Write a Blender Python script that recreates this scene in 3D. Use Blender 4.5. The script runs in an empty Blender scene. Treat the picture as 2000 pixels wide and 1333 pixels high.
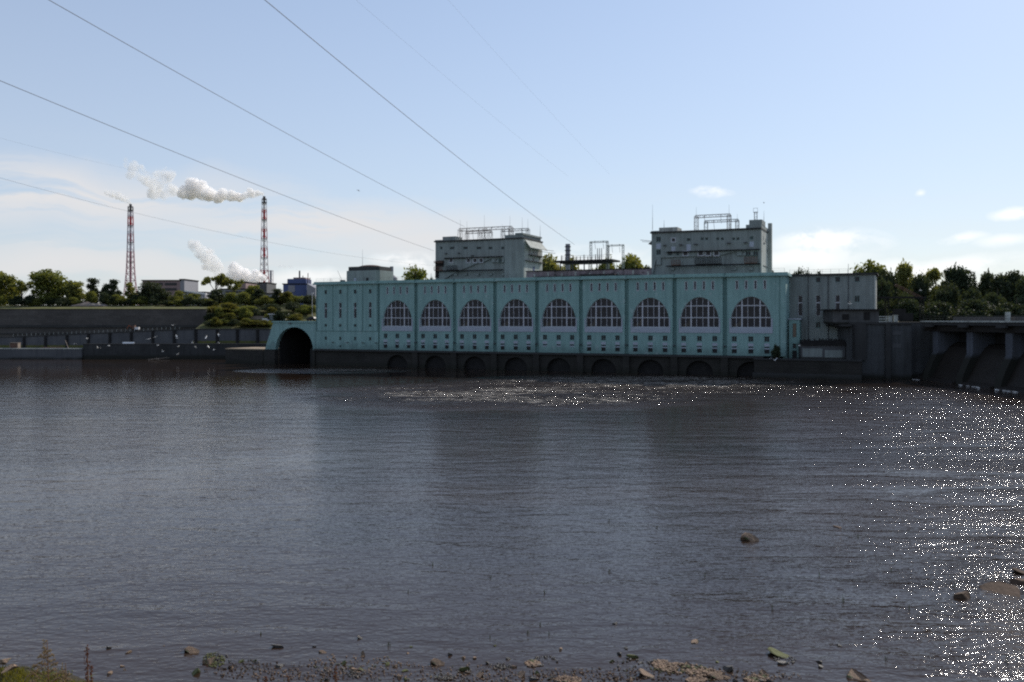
import bpy, bmesh, math, random
from mathutils import Vector, Matrix, noise
from mathutils.geometry import tessellate_polygon
R = math.radians
S = bpy.context.scene
COL = S.collection
random.seed(7)

# ------------------------------------------------------------------ camera, sky, sun, exposure
CAMZ = 14.3
cd = bpy.data.cameras.new('camera')
cam = bpy.data.objects.new('camera', cd); COL.objects.link(cam)
cd.sensor_width = 36.0
cd.lens = 36.0 * 1700 / 2000
cd.shift_y = -41.5 / 2000
cd.clip_start = 0.1; cd.clip_end = 20000
cam.location = (0, 0, CAMZ)
cam.rotation_euler = (R(90), 0, 0)
S.camera = cam

SUN_AZ, SUN_EL = 38.0, 35.5      # degrees right of the view axis, degrees up
sd = Vector((math.sin(R(SUN_AZ)) * math.cos(R(SUN_EL)), math.cos(R(SUN_AZ)) * math.cos(R(SUN_EL)), math.sin(R(SUN_EL))))
sl = bpy.data.lights.new('sun', 'SUN'); sl.energy = 3.4; sl.angle = R(0.5); sl.color = (1.0, 0.94, 0.85)
so = bpy.data.objects.new('sun', sl); COL.objects.link(so)
so.rotation_euler = sd.to_track_quat('Z', 'Y').to_euler()
so.location = (0, 0, 400)

S.view_settings.view_transform = 'Standard'
S.view_settings.look = 'None'
S.view_settings.exposure = 0.40
S.view_settings.gamma = 1.0
S.render.engine = 'CYCLES'
S.cycles.use_denoising = False
S.cycles.use_adaptive_sampling = False
S.cycles.pixel_filter_type = 'BLACKMAN_HARRIS'
S.cycles.filter_width = 2.1
S.cycles.max_bounces = 20
S.cycles.diffuse_bounces = 4
S.cycles.glossy_bounces = 4
S.cycles.transparent_max_bounces = 12
S.cycles.volume_bounces = 20
S.cycles.sample_clamp_indirect = 4.0


class NT:
    """small helper for node trees"""
    def __init__(s, tree):
        s.t = tree; s.n = tree.nodes; s.l = tree.links
        for x in list(s.n): s.n.remove(x)
    def add(s, kind, **kw):
        o = s.n.new(kind)
        for k, v in kw.items(): setattr(o, k, v)
        return o
    def link(s, a, b): s.l.new(a, b)
    def val(s, sock, v):
        if hasattr(v, 'is_linked') or hasattr(v, 'links'): s.l.new(v, sock)
        else: sock.default_value = v
    def math(s, op, a, b=None, c=None, clamp=False):
        o = s.add('ShaderNodeMath', operation=op, use_clamp=clamp)
        s.val(o.inputs[0], a)
        if b is not None: s.val(o.inputs[1], b)
        if c is not None: s.val(o.inputs[2], c)
        return o.outputs[0]
    def ramp(s, v, a, b, x=0.0, y=1.0):
        o = s.add('ShaderNodeMapRange', clamp=True)
        s.val(o.inputs['Value'], v)
        o.inputs['From Min'].default_value = a; o.inputs['From Max'].default_value = b
        o.inputs['To Min'].default_value = x; o.inputs['To Max'].default_value = y
        return o.outputs[0]
    def mix(s, f, a, b, blend='MIX'):
        o = s.add('ShaderNodeMix', data_type='RGBA', blend_type=blend)
        s.val(o.inputs[0], f)
        for sk, v in ((o.inputs[6], a), (o.inputs[7], b)):
            if isinstance(v, (tuple, list)): sk.default_value = (*v[:3], 1)
            else: s.l.new(v, sk)
        return o.outputs[2]
    def noise(s, vec, scale, detail=4, rough=.55, dist=0):
        o = s.add('ShaderNodeTexNoise')
        s.l.new(vec, o.inputs['Vector'])
        o.inputs['Scale'].default_value = scale; o.inputs['Detail'].default_value = detail
        o.inputs['Roughness'].default_value = rough; o.inputs['Distortion'].default_value = dist
        return o.outputs[0]
    def mapping(s, vec, scale=(1, 1, 1), rot=(0, 0, 0), loc=(0, 0, 0)):
        o = s.add('ShaderNodeMapping')
        s.l.new(vec, o.inputs[0])
        o.inputs['Scale'].default_value = scale; o.inputs['Rotation'].default_value = rot; o.inputs['Location'].default_value = loc
        return o.outputs[0]


# world: Nishita sky with thin high cloud near the horizon
W = bpy.data.worlds.new('World'); S.world = W; W.use_nodes = True
w = NT(W.node_tree)
sky = w.add('ShaderNodeTexSky', sky_type='NISHITA', sun_disc=False)
sky.sun_elevation = R(SUN_EL); sky.sun_rotation = R(SUN_AZ)
sky.altitude = 0; sky.air_density = 1.0; sky.dust_density = 0.2; sky.ozone_density = 1.5
tc = w.add('ShaderNodeTexCoord').outputs['Generated']
sep = w.add('ShaderNodeSeparateXYZ'); w.link(tc, sep.inputs[0])
sx, sy, sz = sep.outputs
warp = w.add('ShaderNodeVectorMath', operation='ADD')
w.link(tc, warp.inputs[0])
wn = w.add('ShaderNodeTexNoise'); wn.inputs['Scale'].default_value = 9; wn.inputs['Detail'].default_value = 5
w.link(tc, wn.inputs['Vector'])
ws = w.add('ShaderNodeVectorMath', operation='SCALE'); ws.inputs['Scale'].default_value = 0.05
wsub = w.add('ShaderNodeVectorMath', operation='SUBTRACT'); wsub.inputs[1].default_value = (.5, .5, .5)
w.link(wn.outputs['Color'], wsub.inputs[0]); w.link(wsub.outputs[0], ws.inputs[0]); w.link(ws.outputs[0], warp.inputs[1])
wv = warp.outputs[0]


def sky_blob(px, py, rx, ry, soft=.55):
    """a soft patch of cloud round one sky direction"""
    d = Vector(((px - 1000) / 1700, 1, (625 - py) / 1700)).normalized()
    o = w.add('ShaderNodeVectorMath', operation='SUBTRACT'); w.link(wv, o.inputs[0]); o.inputs[1].default_value = d
    m = w.add('ShaderNodeVectorMath', operation='MULTIPLY'); w.link(o.outputs[0], m.inputs[0])
    m.inputs[1].default_value = (1700 / rx, 400 / rx, 1700 / ry)
    ln = w.add('ShaderNodeVectorMath', operation='LENGTH'); w.link(m.outputs[0], ln.inputs[0])
    return w.ramp(ln.outputs['Value'], soft, 1.25, 1.0, 0.0)


streak = w.noise(w.mapping(wv, (2.2, 2.2, 22)), 2.0, 7, .6)
puff = w.noise(w.mapping(wv, (7, 7, 16)), 2.4, 8, .62)
cm = None
for b in ((60, 375, 430, 62, .2, .9), (640, 440, 430, 46, .2, .85), (160, 520, 500, 60, .1, .75), (820, 470, 260, 70, .1, .8)):
    v = w.math('MULTIPLY', w.math('MULTIPLY', sky_blob(*b[:5]), b[5]), w.ramp(streak, .36, .52))
    cm = v if cm is None else w.math('MAXIMUM', cm, v)
pm = None
for b in ((1605, 478, 95, 24, .1, 1.0), (1385, 379, 34, 10, .1, .9), (1980, 415, 34, 12, .2, .9), (1795, 377, 8, 8, .1, .6),
          (1880, 466, 34, 9, .1, .7), (1830, 520, 120, 16, .1, .8), (1560, 505, 110, 20, .1, .8), (1960, 475, 40, 12, .1, .6),
          (790, 510, 60, 16, .1, .7), (600, 545, 120, 18, .1, .5), (1150, 500, 130, 26, .1, .5)):
    v = w.math('MULTIPLY', w.math('MULTIPLY', sky_blob(*b[:5]), b[5]), w.ramp(puff, .36, .50))
    pm = v if pm is None else w.math('MAXIMUM', pm, v)
# all round: thin cloud low over the horizon
low = w.math('MULTIPLY', w.ramp(sz, 0.02, 0.20, .7, 0.0), w.ramp(streak, .42, .75, .05, .4))
cm = w.math('MAXIMUM', cm, low)
veil = w.mix(w.ramp(sz, 0.0, .40, .72, .34), sky.outputs[0], (3.65, 3.95, 4.75))
cloudy = w.mix(pm, w.mix(cm, veil, (5.45, 5.35, 5.35)), (8.1, 8.0, 7.9))
bg = w.add('ShaderNodeBackground'); bg.inputs['Strength'].default_value = 0.11
w.link(cloudy, bg.inputs[0])
wo = w.add('ShaderNodeOutputWorld'); w.link(bg.outputs[0], wo.inputs[0])


# ------------------------------------------------------------------ materials
def mat(name, col, rough=.85, var=.25, scale=.4, col2=None, streaks=0.0, streak_col=(.05, .05, .045), bump=0.0,
        bscale=3.0, brick=None, metal=0.0, spec=.3, patch=None, waterline=None, damp=None):
    m = bpy.data.materials.new(name); m.use_nodes = True
    t = NT(m.node_tree)
    b = t.add('ShaderNodeBsdfPrincipled'); o = t.add('ShaderNodeOutputMaterial'); t.link(b.outputs[0], o.inputs[0])
    oc = t.add('ShaderNodeTexCoord').outputs['Object']
    n1 = t.noise(oc, scale, 5, .6); n2 = t.noise(oc, scale * 7, 4, .6)
    c2 = col2 or tuple(c * (1 - var) for c in col)
    c = t.mix(t.ramp(n1, .35, .65), col, c2)
    lo = tuple(x * (1 - var * .6) for x in (1, 1, 1))
    c = t.mix(t.ramp(n2, .3, .7), c, t.mix(1.0, c, lo, 'MULTIPLY'))
    if patch:
        n4 = t.noise(oc, patch[1], 3, .5)
        c = t.mix(t.ramp(n4, patch[2], patch[2] + .04), c, patch[0])
    if brick:
        sp = t.add('ShaderNodeSeparateXYZ'); t.link(oc, sp.inputs[0])
        cb = t.add('ShaderNodeCombineXYZ')
        t.link(t.math('ADD', sp.outputs[0], sp.outputs[1]), cb.inputs[0]); t.link(sp.outputs[2], cb.inputs[1])
        bt = t.add('ShaderNodeTexBrick'); t.link(cb.outputs[0], bt.inputs[0])
        bt.inputs['Scale'].default_value = 1.0
        bt.inputs['Brick Width'].default_value = brick[0]; bt.inputs['Row Height'].default_value = brick[1]
        bt.inputs['Mortar Size'].default_value = brick[2]
        bt.inputs['Color1'].default_value = (1, 1, 1, 1); bt.inputs['Color2'].default_value = (.72, .72, .72, 1)
        bt.inputs['Mortar'].default_value = (.45, .45, .45, 1)
        c = t.mix(.8, c, t.mix(1.0, c, bt.outputs[0], 'MULTIPLY'))
    if streaks:
        n3 = t.noise(t.mapping(oc, (.55, .55, .035)), 1.6, 7, .72)
        c = t.mix(t.math('MULTIPLY', t.ramp(n3, .44, .66), streaks), c, streak_col)
    if damp:
        sp = t.add('ShaderNodeSeparateXYZ'); t.link(oc, sp.inputs[0])
        nd = t.noise(t.mapping(oc, (.8, .8, .25)), 1.0, 5, .65)
        hh = t.math('SUBTRACT', sp.outputs[2], t.math('MULTIPLY', t.math('SUBTRACT', nd, .45), 7.0))
        c = t.mix(t.ramp(hh, damp[0] - .9, damp[0] + .9, .75, 0), c, t.mix(1.0, c, (damp[1],) * 3, 'MULTIPLY'))
    if waterline:  # dark wet band above the water; on the dam piers mostly painted shade
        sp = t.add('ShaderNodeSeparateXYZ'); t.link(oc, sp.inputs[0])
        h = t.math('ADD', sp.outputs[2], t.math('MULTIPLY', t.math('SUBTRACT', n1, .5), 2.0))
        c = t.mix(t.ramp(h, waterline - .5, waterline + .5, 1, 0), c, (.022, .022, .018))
    t.link(c, b.inputs['Base Color'])
    b.inputs['Roughness'].default_value = rough; b.inputs['Metallic'].default_value = metal
    b.inputs['Specular IOR Level'].default_value = spec
    if bump:
        bp = t.add('ShaderNodeBump'); bp.inputs['Strength'].default_value = 1; bp.inputs['Distance'].default_value = bump
        t.link(t.noise(oc, bscale, 5, .65), bp.inputs['Height']); t.link(bp.outputs[0], b.inputs['Normal'])
    return m


MT = {}
MT['teal'] = mat('teal_paint', (.27, .43, .41), .9, .14, .12, streaks=.5, streak_col=(.135, .225, .22), bump=.03, patch=((.31, .43, .42), .5, .62), damp=(6.3, .62))
MT['teal_dark'] = mat('teal_paint_dark', (.17, .29, .275), .9, .2, .2, streaks=.5, streak_col=(.06, .12, .12))
MT['pale'] = mat('pale_render', (.42, .45, .52), .85, .12, .3, streaks=.3, streak_col=(.25, .32, .36))
MT['frame'] = mat('white_paint', (.52, .53, .57), .7, .12, 1.0)
MT['glass'] = mat('window_glass', (.028, .027, .038), .25, .4, .5, spec=.25, bump=.01, bscale=1.5, patch=((.065, .055, .045), .35, .60))
MT['glass_dark'] = mat('dark_opening', (.012, .012, .016), .5, .3, .5)
MT['glass_warm'] = mat('curtained_glass', (.20, .13, .09), .35, .4, .8, spec=.5)
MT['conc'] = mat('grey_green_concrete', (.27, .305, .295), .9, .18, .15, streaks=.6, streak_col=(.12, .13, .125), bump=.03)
MT['conc_warm'] = mat('pale_weathered_sunlit_concrete', (.50, .52, .48), .9, .2, .2, streaks=.6, streak_col=(.15, .15, .14), bump=.03)  # pale concrete, lightened to carry the sun on the tower end walls
MT['conc_dark'] = mat('dark_concrete', (.06, .06, .06), .92, .3, .15, streaks=.7, streak_col=(.04, .04, .04), bump=.05, waterline=.5)
MT['stone'] = mat('dark_stone_blocks', (.050, .046, .042), .9, .35, .2, streaks=.6, streak_col=(.03, .03, .025), bump=.08,
                  brick=(2.4, .8, .04), waterline=1.0)
MT['wallstone'] = mat('lock_wall_stone', (.125, .113, .105), .95, .3, .06, streaks=.5, streak_col=(.07, .062, .06), bump=.05,
                      brick=(3.0, 1.0, .03))
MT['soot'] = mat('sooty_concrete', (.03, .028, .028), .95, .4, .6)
MT['greyblue'] = mat('grey_blue_concrete', (.12, .12, .125), .9, .2, .2, streaks=.5, streak_col=(.05, .055, .065), waterline=.4)
MT['brownapron'] = mat('brown_wet_concrete', (.022, .017, .013), .6, .4, .25, streaks=.7, streak_col=(.02, .017, .014), bump=.1)
MT['steel'] = mat('dark_steel', (.10, .10, .11), .6, .2, .5, metal=.3)
MT['rust'] = mat('rusty_steel', (.16, .09, .065), .8, .35, .5)
MT['red'] = mat('red_paint', (.42, .035, .05), .6, .15, .05)
MT['white'] = mat('white_metal', (.72, .70, .70), .6, .12, .05)
MT['grime'] = mat('sooty_metal', (.10, .09, .09), .8, .2, .2)
MT['wood'] = mat('bleached_wood', (.26, .21, .17), .9, .3, 1)
MT['orange'] = mat('orange_paint', (.55, .14, .04), .6, .3, 1)
MT['plastic_white'] = mat('white_board', (.75, .75, .75), .6, .1, 1)
MT['bark'] = mat('bark', (.09, .07, .055), .95, .4, 1)
MT['blue'] = mat('blue_cladding', (.08, .11, .24), .7, .15, .03, brick=(6, 40, .02))
MT['lightclad'] = mat('pale_cladding', (.26, .26, .29), .8, .15, .03)
MT['brownclad'] = mat('brown_brick', (.28, .20, .20), .9, .2, .03)
MT['soil'] = mat('bank_soil', (.14, .11, .07), .95, .4, .3, bump=.1)
MT['sandtop'] = mat('dusty_slab', (.34, .27, .19), .95, .25, .4)
MT['stem'] = mat('dry_stem', (.26, .15, .09), .9, .3, 4)
MT['seed'] = mat('dry_seed_head', (.42, .30, .18), .95, .35, 20)
MT['seed_red'] = mat('red_seed_head', (.20, .07, .04), .95, .35, 20)
MT['feather'] = mat('white_feather', (.8, .8, .78), .8, .1, 3)
MT['rock'] = mat('tan_stone', (.30, .20, .13), .8, .35, 2.5, col2=(.20, .14, .10), bump=.03, bscale=9, patch=((.10, .11, .05), 1.6, .60))
MT['rock_dark'] = mat('dark_wet_stone', (.07, .06, .05), .6, .4, 2.5, bump=.03, bscale=9, spec=.5)
MT['rock_brown'] = mat('brown_slab_stone', (.13, .085, .06), .85, .45, 1.6, bump=.06, bscale=6, spec=.15)
MT['rock_moss'] = mat('mossy_stone', (.15, .16, .06), .85, .4, 2.5, bump=.03, bscale=9)


def leafmat(name, col, trans=.35):
    m = bpy.data.materials.new(name); m.use_nodes = True
    t = NT(m.node_tree)
    geo = t.add('ShaderNodeNewGeometry'); oi = t.add('ShaderNodeObjectInfo')
    dark = tuple(c * .45 for c in col)
    c = t.mix(geo.outputs['Random Per Island'], col, dark)
    c = t.mix(t.math('MULTIPLY', oi.outputs['Random'], .35), c, (col[0] * 1.0, col[1] * .8, col[2] * .8))
    d = t.add('ShaderNodeBsdfPrincipled'); t.link(c, d.inputs['Base Color']); d.inputs['Roughness'].default_value = .7
    d.inputs['Specular IOR Level'].default_value = .2
    tr = t.add('ShaderNodeBsdfTranslucent'); t.link(t.mix(1.0, c, (1.3, 1.15, .5), 'MULTIPLY'), tr.inputs[0])
    mx = t.add('ShaderNodeMixShader'); mx.inputs[0].default_value = trans * 1.35
    t.link(d.outputs[0], mx.inputs[1]); t.link(tr.outputs[0], mx.inputs[2])
    o = t.add('ShaderNodeOutputMaterial'); t.link(mx.outputs[0], o.inputs[0])
    return m


MT['leaf'] = leafmat('leaves_green', (.19, .225, .065))
MT['leaf_dark'] = leafmat('leaves_dark', (.058, .082, .045), .22)
MT['leaf_pale'] = leafmat('leaves_pale', (.22, .25, .09), .4)
MT['leaf_yellow'] = leafmat('leaves_yellow', (.16, .17, .05), .4)
MT['grass'] = leafmat('grass_blades', (.16, .17, .04), .35)


# ------------------------------------------------------------------ mesh helpers
class MB:
    def __init__(s): s.v = []; s.f = []
    def add(s, vs, fs):
        n = len(s.v); s.v += [tuple(v) for v in vs]; s.f += [tuple(i + n for i in f) for f in fs]; return s
    def box(s, x0, x1, y0, y1, z0, z1):
        v = [(x0, y0, z0), (x1, y0, z0), (x1, y1, z0), (x0, y1, z0), (x0, y0, z1), (x1, y0, z1), (x1, y1, z1), (x0, y1, z1)]
        return s.add(v, [(0, 3, 2, 1), (4, 5, 6, 7), (0, 1, 5, 4), (1, 2, 6, 5), (2, 3, 7, 6), (3, 0, 4, 7)])
    def tube(s, p, q, r0, r1=None, n=6, cap=True):
        p = Vector(p); q = Vector(q); r1 = r0 if r1 is None else r1
        d = (q - p)
        if d.length < 1e-6: return s
        d.normalize(); a = d.orthogonal().normalized(); b = d.cross(a)
        vs = []
        for c, r in ((p, r0), (q, r1)):
            for i in range(n):
                t = 2 * math.pi * (i + .5) / n
                vs.append(c + (a * math.cos(t) + b * math.sin(t)) * r)
        fs = [(i, (i + 1) % n, n + (i + 1) % n, n + i) for i in range(n)]
        if cap: fs += [tuple(range(n))[::-1], tuple(range(n, 2 * n))]
        return s.add(vs, fs)
    def bar(s, p, q, r): return s.tube(p, q, r * .7, None, 4)
    def prism_y(s, outline, holes, y0, y1):
        """a slab in the x-z plane with holes, from y0 (front) to y1 (back)"""
        loops = [outline] + list(holes)
        flat = [p for l in loops for p in l]
        tris = tessellate_polygon([[Vector((p[0], p[1], 0)) for p in l] for l in loops])
        n = len(flat); vs = [(p[0], y0, p[1]) for p in flat] + [(p[0], y1, p[1]) for p in flat]
        fs = []
        for t in tris:
            a, b, c = (Vector(flat[i]) for i in t)
            ccw = (b - a).cross(c - a) > 0
            t = tuple(t) if ccw else tuple(t)[::-1]
            fs.append(t); fs.append(tuple(i + n for i in t[::-1]))
        k = 0
        for li, l in enumerate(loops):
            m = len(l)
            area = sum(l[i][0] * l[(i + 1) % m][1] - l[(i + 1) % m][0] * l[i][1] for i in range(m))
            pos = (area > 0) == (li == 0)
            for i in range(m):
                a, b = k + i, k + (i + 1) % m
                fs.append((a, a + n, b + n, b) if pos else (a, b, b + n, a + n))
            k += m
        return s.add(vs, fs)
    def sheet_prism(s, poly_xy, z0, z1):
        n = len(poly_xy)
        vs = [(p[0], p[1], z0) for p in poly_xy] + [(p[0], p[1], z1) for p in poly_xy]
        fs = [tuple(range(n))[::-1], tuple(range(n, 2 * n))] + [(i, (i + 1) % n, n + (i + 1) % n, n + i) for i in range(n)]
        return s.add(vs, fs)
    def truss(s, p, q, wdt, r, step=None, n=4):
        """a square lattice beam or mast between two points"""
        p = Vector(p); q = Vector(q); d = q - p; L = d.length; d.normalize()
        a = d.cross(Vector((0, 0, 1)))
        a = Vector((1, 0, 0)) if a.length < .1 else a.normalized()
        b = d.cross(a)
        st = step or wdt * 1.2; k = max(1, round(L / st))
        w0, w1 = wdt if isinstance(wdt, tuple) else (wdt, wdt)
        def c(i, j):
            t = i / k; wd = (w0 + (w1 - w0) * t) / 2
            sa, sb = ((-1, -1), (1, -1), (1, 1), (-1, 1))[j % 4]
            return p + d * (L * t) + a * sa * wd + b * sb * wd
        for j in range(4): s.bar(c(0, j), c(k, j), r)
        for i in range(k + 1):
            for j in range(4):
                if i in (0, k): s.bar(c(i, j), c(i, j + 1), r * .7)
                if i < k: s.bar(c(i, j + (i % 2)), c(i + 1, j + 1 - (i % 2)), r * .6)
        return s
    def mesh(s, name, m, smooth=False):
        me = bpy.data.meshes.new(name); me.from_pydata(s.v, [], s.f); me.update()
        if m is not None: me.materials.append(m)
        if smooth:
            for p in me.polygons: p.use_smooth = True
        return me
    def build(s, name, m, parent=None, smooth=False, loc=None):
        return link(name, s.mesh(name, m, smooth), parent, loc)


def link(name, data, parent=None, loc=None, rot=None, scale=None):
    o = bpy.data.objects.new(name, data); COL.objects.link(o)
    if parent: o.parent = parent
    if loc: o.location = loc
    if rot: o.rotation_euler = rot
    if scale: o.scale = scale
    return o


def tag(o, label, cat, group=None, kind=None):
    if kind: o['kind'] = kind
    if label: o['label'] = label
    if cat: o['category'] = cat
    if group: o['group'] = group
    return o


def thing(name, loc, rz=0, label=None, cat=None, group=None):
    o = link(name, None, None, loc, (0, 0, rz)); o.empty_display_size = .5
    return tag(o, label, cat, group)


def structure(o): o['kind'] = 'structure'; return o


def wx(px, Z): return (px - 1000) / 1700 * Z
def wz(py, Z): return CAMZ + (625 - py) / 1700 * Z


# the frame of the power station: x along its front, y to the back, z up
HA = Vector((-61.9, 274.6)); DX = Vector((.915, -.4035)).normalized(); DY = Vector((-DX.y, DX.x)); HROT = math.atan2(DX.y, DX.x)
def hu(px, v=0.0):
    k = (px - 1000) / 1700; P = HA + DY * v
    return (k * P.y - P.x) / (DX.x - k * DX.y)
def hpos(u, v, z=0.0):
    p = HA + DX * u + DY * v
    return Vector((p.x, p.y, z))
def hel(py, u, v=0.0): return wz(py, hpos(u, v).y)


# ------------------------------------------------------------------ windows in walls
_wc = {}
def window_meshes(w_, h_, style):
    key = (round(w_, 2), round(h_, 2), style)
    if key in _wc: return _wc[key]
    f = MB(); t = .09 if w_ > .7 else .06
    hw = w_ / 2
    if style in ('plain', 'divided', 'trim', 'cross'):
        f.box(-hw, -hw + t, .16, .26, 0, h_); f.box(hw - t, hw, .16, .26, 0, h_)
        f.box(-hw + t, hw - t, .16, .26, 0, t); f.box(-hw + t, hw - t, .16, .26, h_ - t, h_)
    if style == 'divided': f.box(-hw + t, hw - t, .15, .25, h_ * .62, h_ * .62 + .28)
    if style == 'cross': f.box(-.04, .04, .17, .25, t, h_ - t)
    if style == 'trim':
        k = .12 if w_ < .7 else .18
        f.box(-hw - k, -hw - .004, -.05, .06, -k, h_ + k); f.box(hw + .004, hw + k, -.05, .06, -k, h_ + k)
        f.box(-hw - .004, hw + .004, -.05, .06, -k, -.004); f.box(-hw - .004, hw + .004, -.05, .06, h_ + .004, h_ + k)
    fm = f.mesh('window', MT['frame'] if style in ('divided', 'trim') else MT['teal_dark'])
    g = MB().box(-hw - .05, hw + .05, .27, .33, -.05, h_ + .05)
    _wc[key] = (fm, g.mesh('pane', MT['glass']), g.mesh('pane', MT['glass_dark']))
    return _wc[key]


def add_window(parent, cx, y, z0, w_, h_, style='plain', glass='glass', name='window'):
    fm, g, gd = window_meshes(w_, h_, style)
    if glass == 'glass_warm':
        g = g.copy(); g.materials.clear(); g.materials.append(MT['glass_warm'])
    o = link(name, fm, parent, (cx, y, z0))
    link('pane', gd if glass == 'glass_dark' else g, o)
    return o


def rect(cx, z0, w_, h_): return [(cx - w_ / 2, z0), (cx + w_ / 2, z0), (cx + w_ / 2, z0 + h_), (cx - w_ / 2, z0 + h_)]


def wall_with_windows(parent, x0, x1, z0, z1, y, thick, wins, m, name='wall', extra_holes=()):
    """wins: (cx, z0, w, h, style, glass, name)"""
    b = MB()
    b.prism_y([(x0, z0), (x1, z0), (x1, z1), (x0, z1)], [rect(*q[:4]) for q in wins] + list(extra_holes), y, y + thick)
    o = b.build(name, m, parent)
    for q in wins:
        add_window(parent, q[0], y, q[1], q[2], q[3], *q[4:])
    return o


# ------------------------------------------------------------------ ground, water
def near_h(x, y):
    sh = 33.0 + 3.0 * max(0, min(1, (-14.5 - x) / 6))
    sh += .8 * noise.noise(Vector((x * .2, 3, 0)))
    if y >= sh: return -0.02 - (y - sh) * .045
    return min(12.7, (sh - y) * .40) if sh < 34 else min(12.7, (sh - y) * .09 if y > sh - 4 else .36 + (sh - 4 - y) * .40)


def lerp(a, b, t): return a + (b - a) * max(0, min(1, t))


def ground_h(x, y):
    if y < 60: return max(-3, near_h(x, y)) + .05 * noise.noise(Vector((x, y, 0)) * .8)
    n = noise.noise(Vector((x, y, 0)) * .03) * .5
    far = y > 372
    if x < -58:
        if y < 333: return -3 if y < 322 else 2.0
        if x < -122:
            if y < 347.5: return 7.2
            return lerp(18.5, 20.5, (y - 348) / 24) + (n if far else 0)
        return lerp(10.4, 13.2, (y - 333) / 10) if y < 343 else lerp(13.2, 20.5, (y - 343) / 26) + (n if far else 0)
    p = Vector((x, y)) - HA; u = p.dot(DX); v = p.dot(DY)
    if x < -40 and v > 34: return lerp(12.5, 20.5, (y - 338) / 28) + (n if far else 0)
    if u < 134 and v < 24: return -3
    if 70 < x < 104 and y < 222: return -3
    if x > 104 and y < 225: return -1 if x < 112 else 9.0
    if x > 98 and y < 225: return -1
    if y < 205: return -3
    if u >= 134 and v < 8: return 3.5 if v > 0 else -3
    return lerp(5, 13.5, (v - 8) / 4) + lerp(0, 7, (y - 330) / 50)


def build_ground():
    xs = [-3500, -2200, -1400, -900, -620] + [-500 + 12 * i for i in range(32)] + [-122.3, -121.7, -116, -110, -104, -98, -92.2, -91.8, -58.4, -57.8]
    xs += [-86 + 5 * i for i in range(40)] + [120, 130, 145, 170, 200, 260, 340, 450, 620, 900, 1400, 2200, 3500]
    xs += [-30 + 1.5 * i for i in range(41)]
    xs = sorted(set(xs))
    ys = [-60, -20, -5] + [1.3 * i for i in range(48)] + [66, 80, 110, 140, 170, 190, 200, 205, 210, 215, 220, 224.8, 225.3, 230, 236, 242, 250, 258, 266, 274, 282, 290, 298, 306, 314,
          321.8, 322.2, 327, 332.8, 333.2, 338, 343, 347.3, 347.8, 352, 358, 364, 372, 380, 400, 430, 470, 520, 600, 700, 850, 1000, 1300, 1700, 2300, 3200, 5000, 9000]
    vs = [(x, y, ground_h(x, y)) for y in ys for x in xs]
    n = len(xs)
    fs = [(j * n + i, j * n + i + 1, (j + 1) * n + i + 1, (j + 1) * n + i) for j in range(len(ys) - 1) for i in range(n - 1)]
    m = bpy.data.materials.new('ground_soil_grass'); m.use_nodes = True
    t = NT(m.node_tree); b = t.add('ShaderNodeBsdfPrincipled'); o = t.add('ShaderNodeOutputMaterial'); t.link(b.outputs[0], o.inputs[0])
    oc = t.add('ShaderNodeTexCoord').outputs['Object']
    c = t.mix(t.ramp(t.noise(oc, .15, 6), .4, .6), (.12, .125, .035), (.06, .08, .022))
    c = t.mix(t.ramp(t.noise(oc, 1.2, 6, .7), .45, .65), c, (.12, .09, .055))
    sp = t.add('ShaderNodeSeparateXYZ'); t.link(oc, sp.inputs[0])
    nearf = t.ramp(sp.outputs[2], .25, .9, 1, 0)
    mud = t.mix(t.ramp(t.noise(oc, 2.2, 6, .7), .4, .62), (.035, .028, .02), (.06, .05, .03))
    c = t.mix(nearf, c, mud)
    t.link(c, b.inputs['Base Color']); b.inputs['Roughness'].default_value = .9; b.inputs['Specular IOR Level'].default_value = .2
    bp = t.add('ShaderNodeBump'); bp.inputs['Distance'].default_value = .08
    t.link(t.noise(oc, 4, 6, .7), bp.inputs['Height']); t.link(bp.outputs[0], b.inputs['Normal'])
    return structure(MB().add(vs, fs).build('ground', m))
build_ground()


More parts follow.
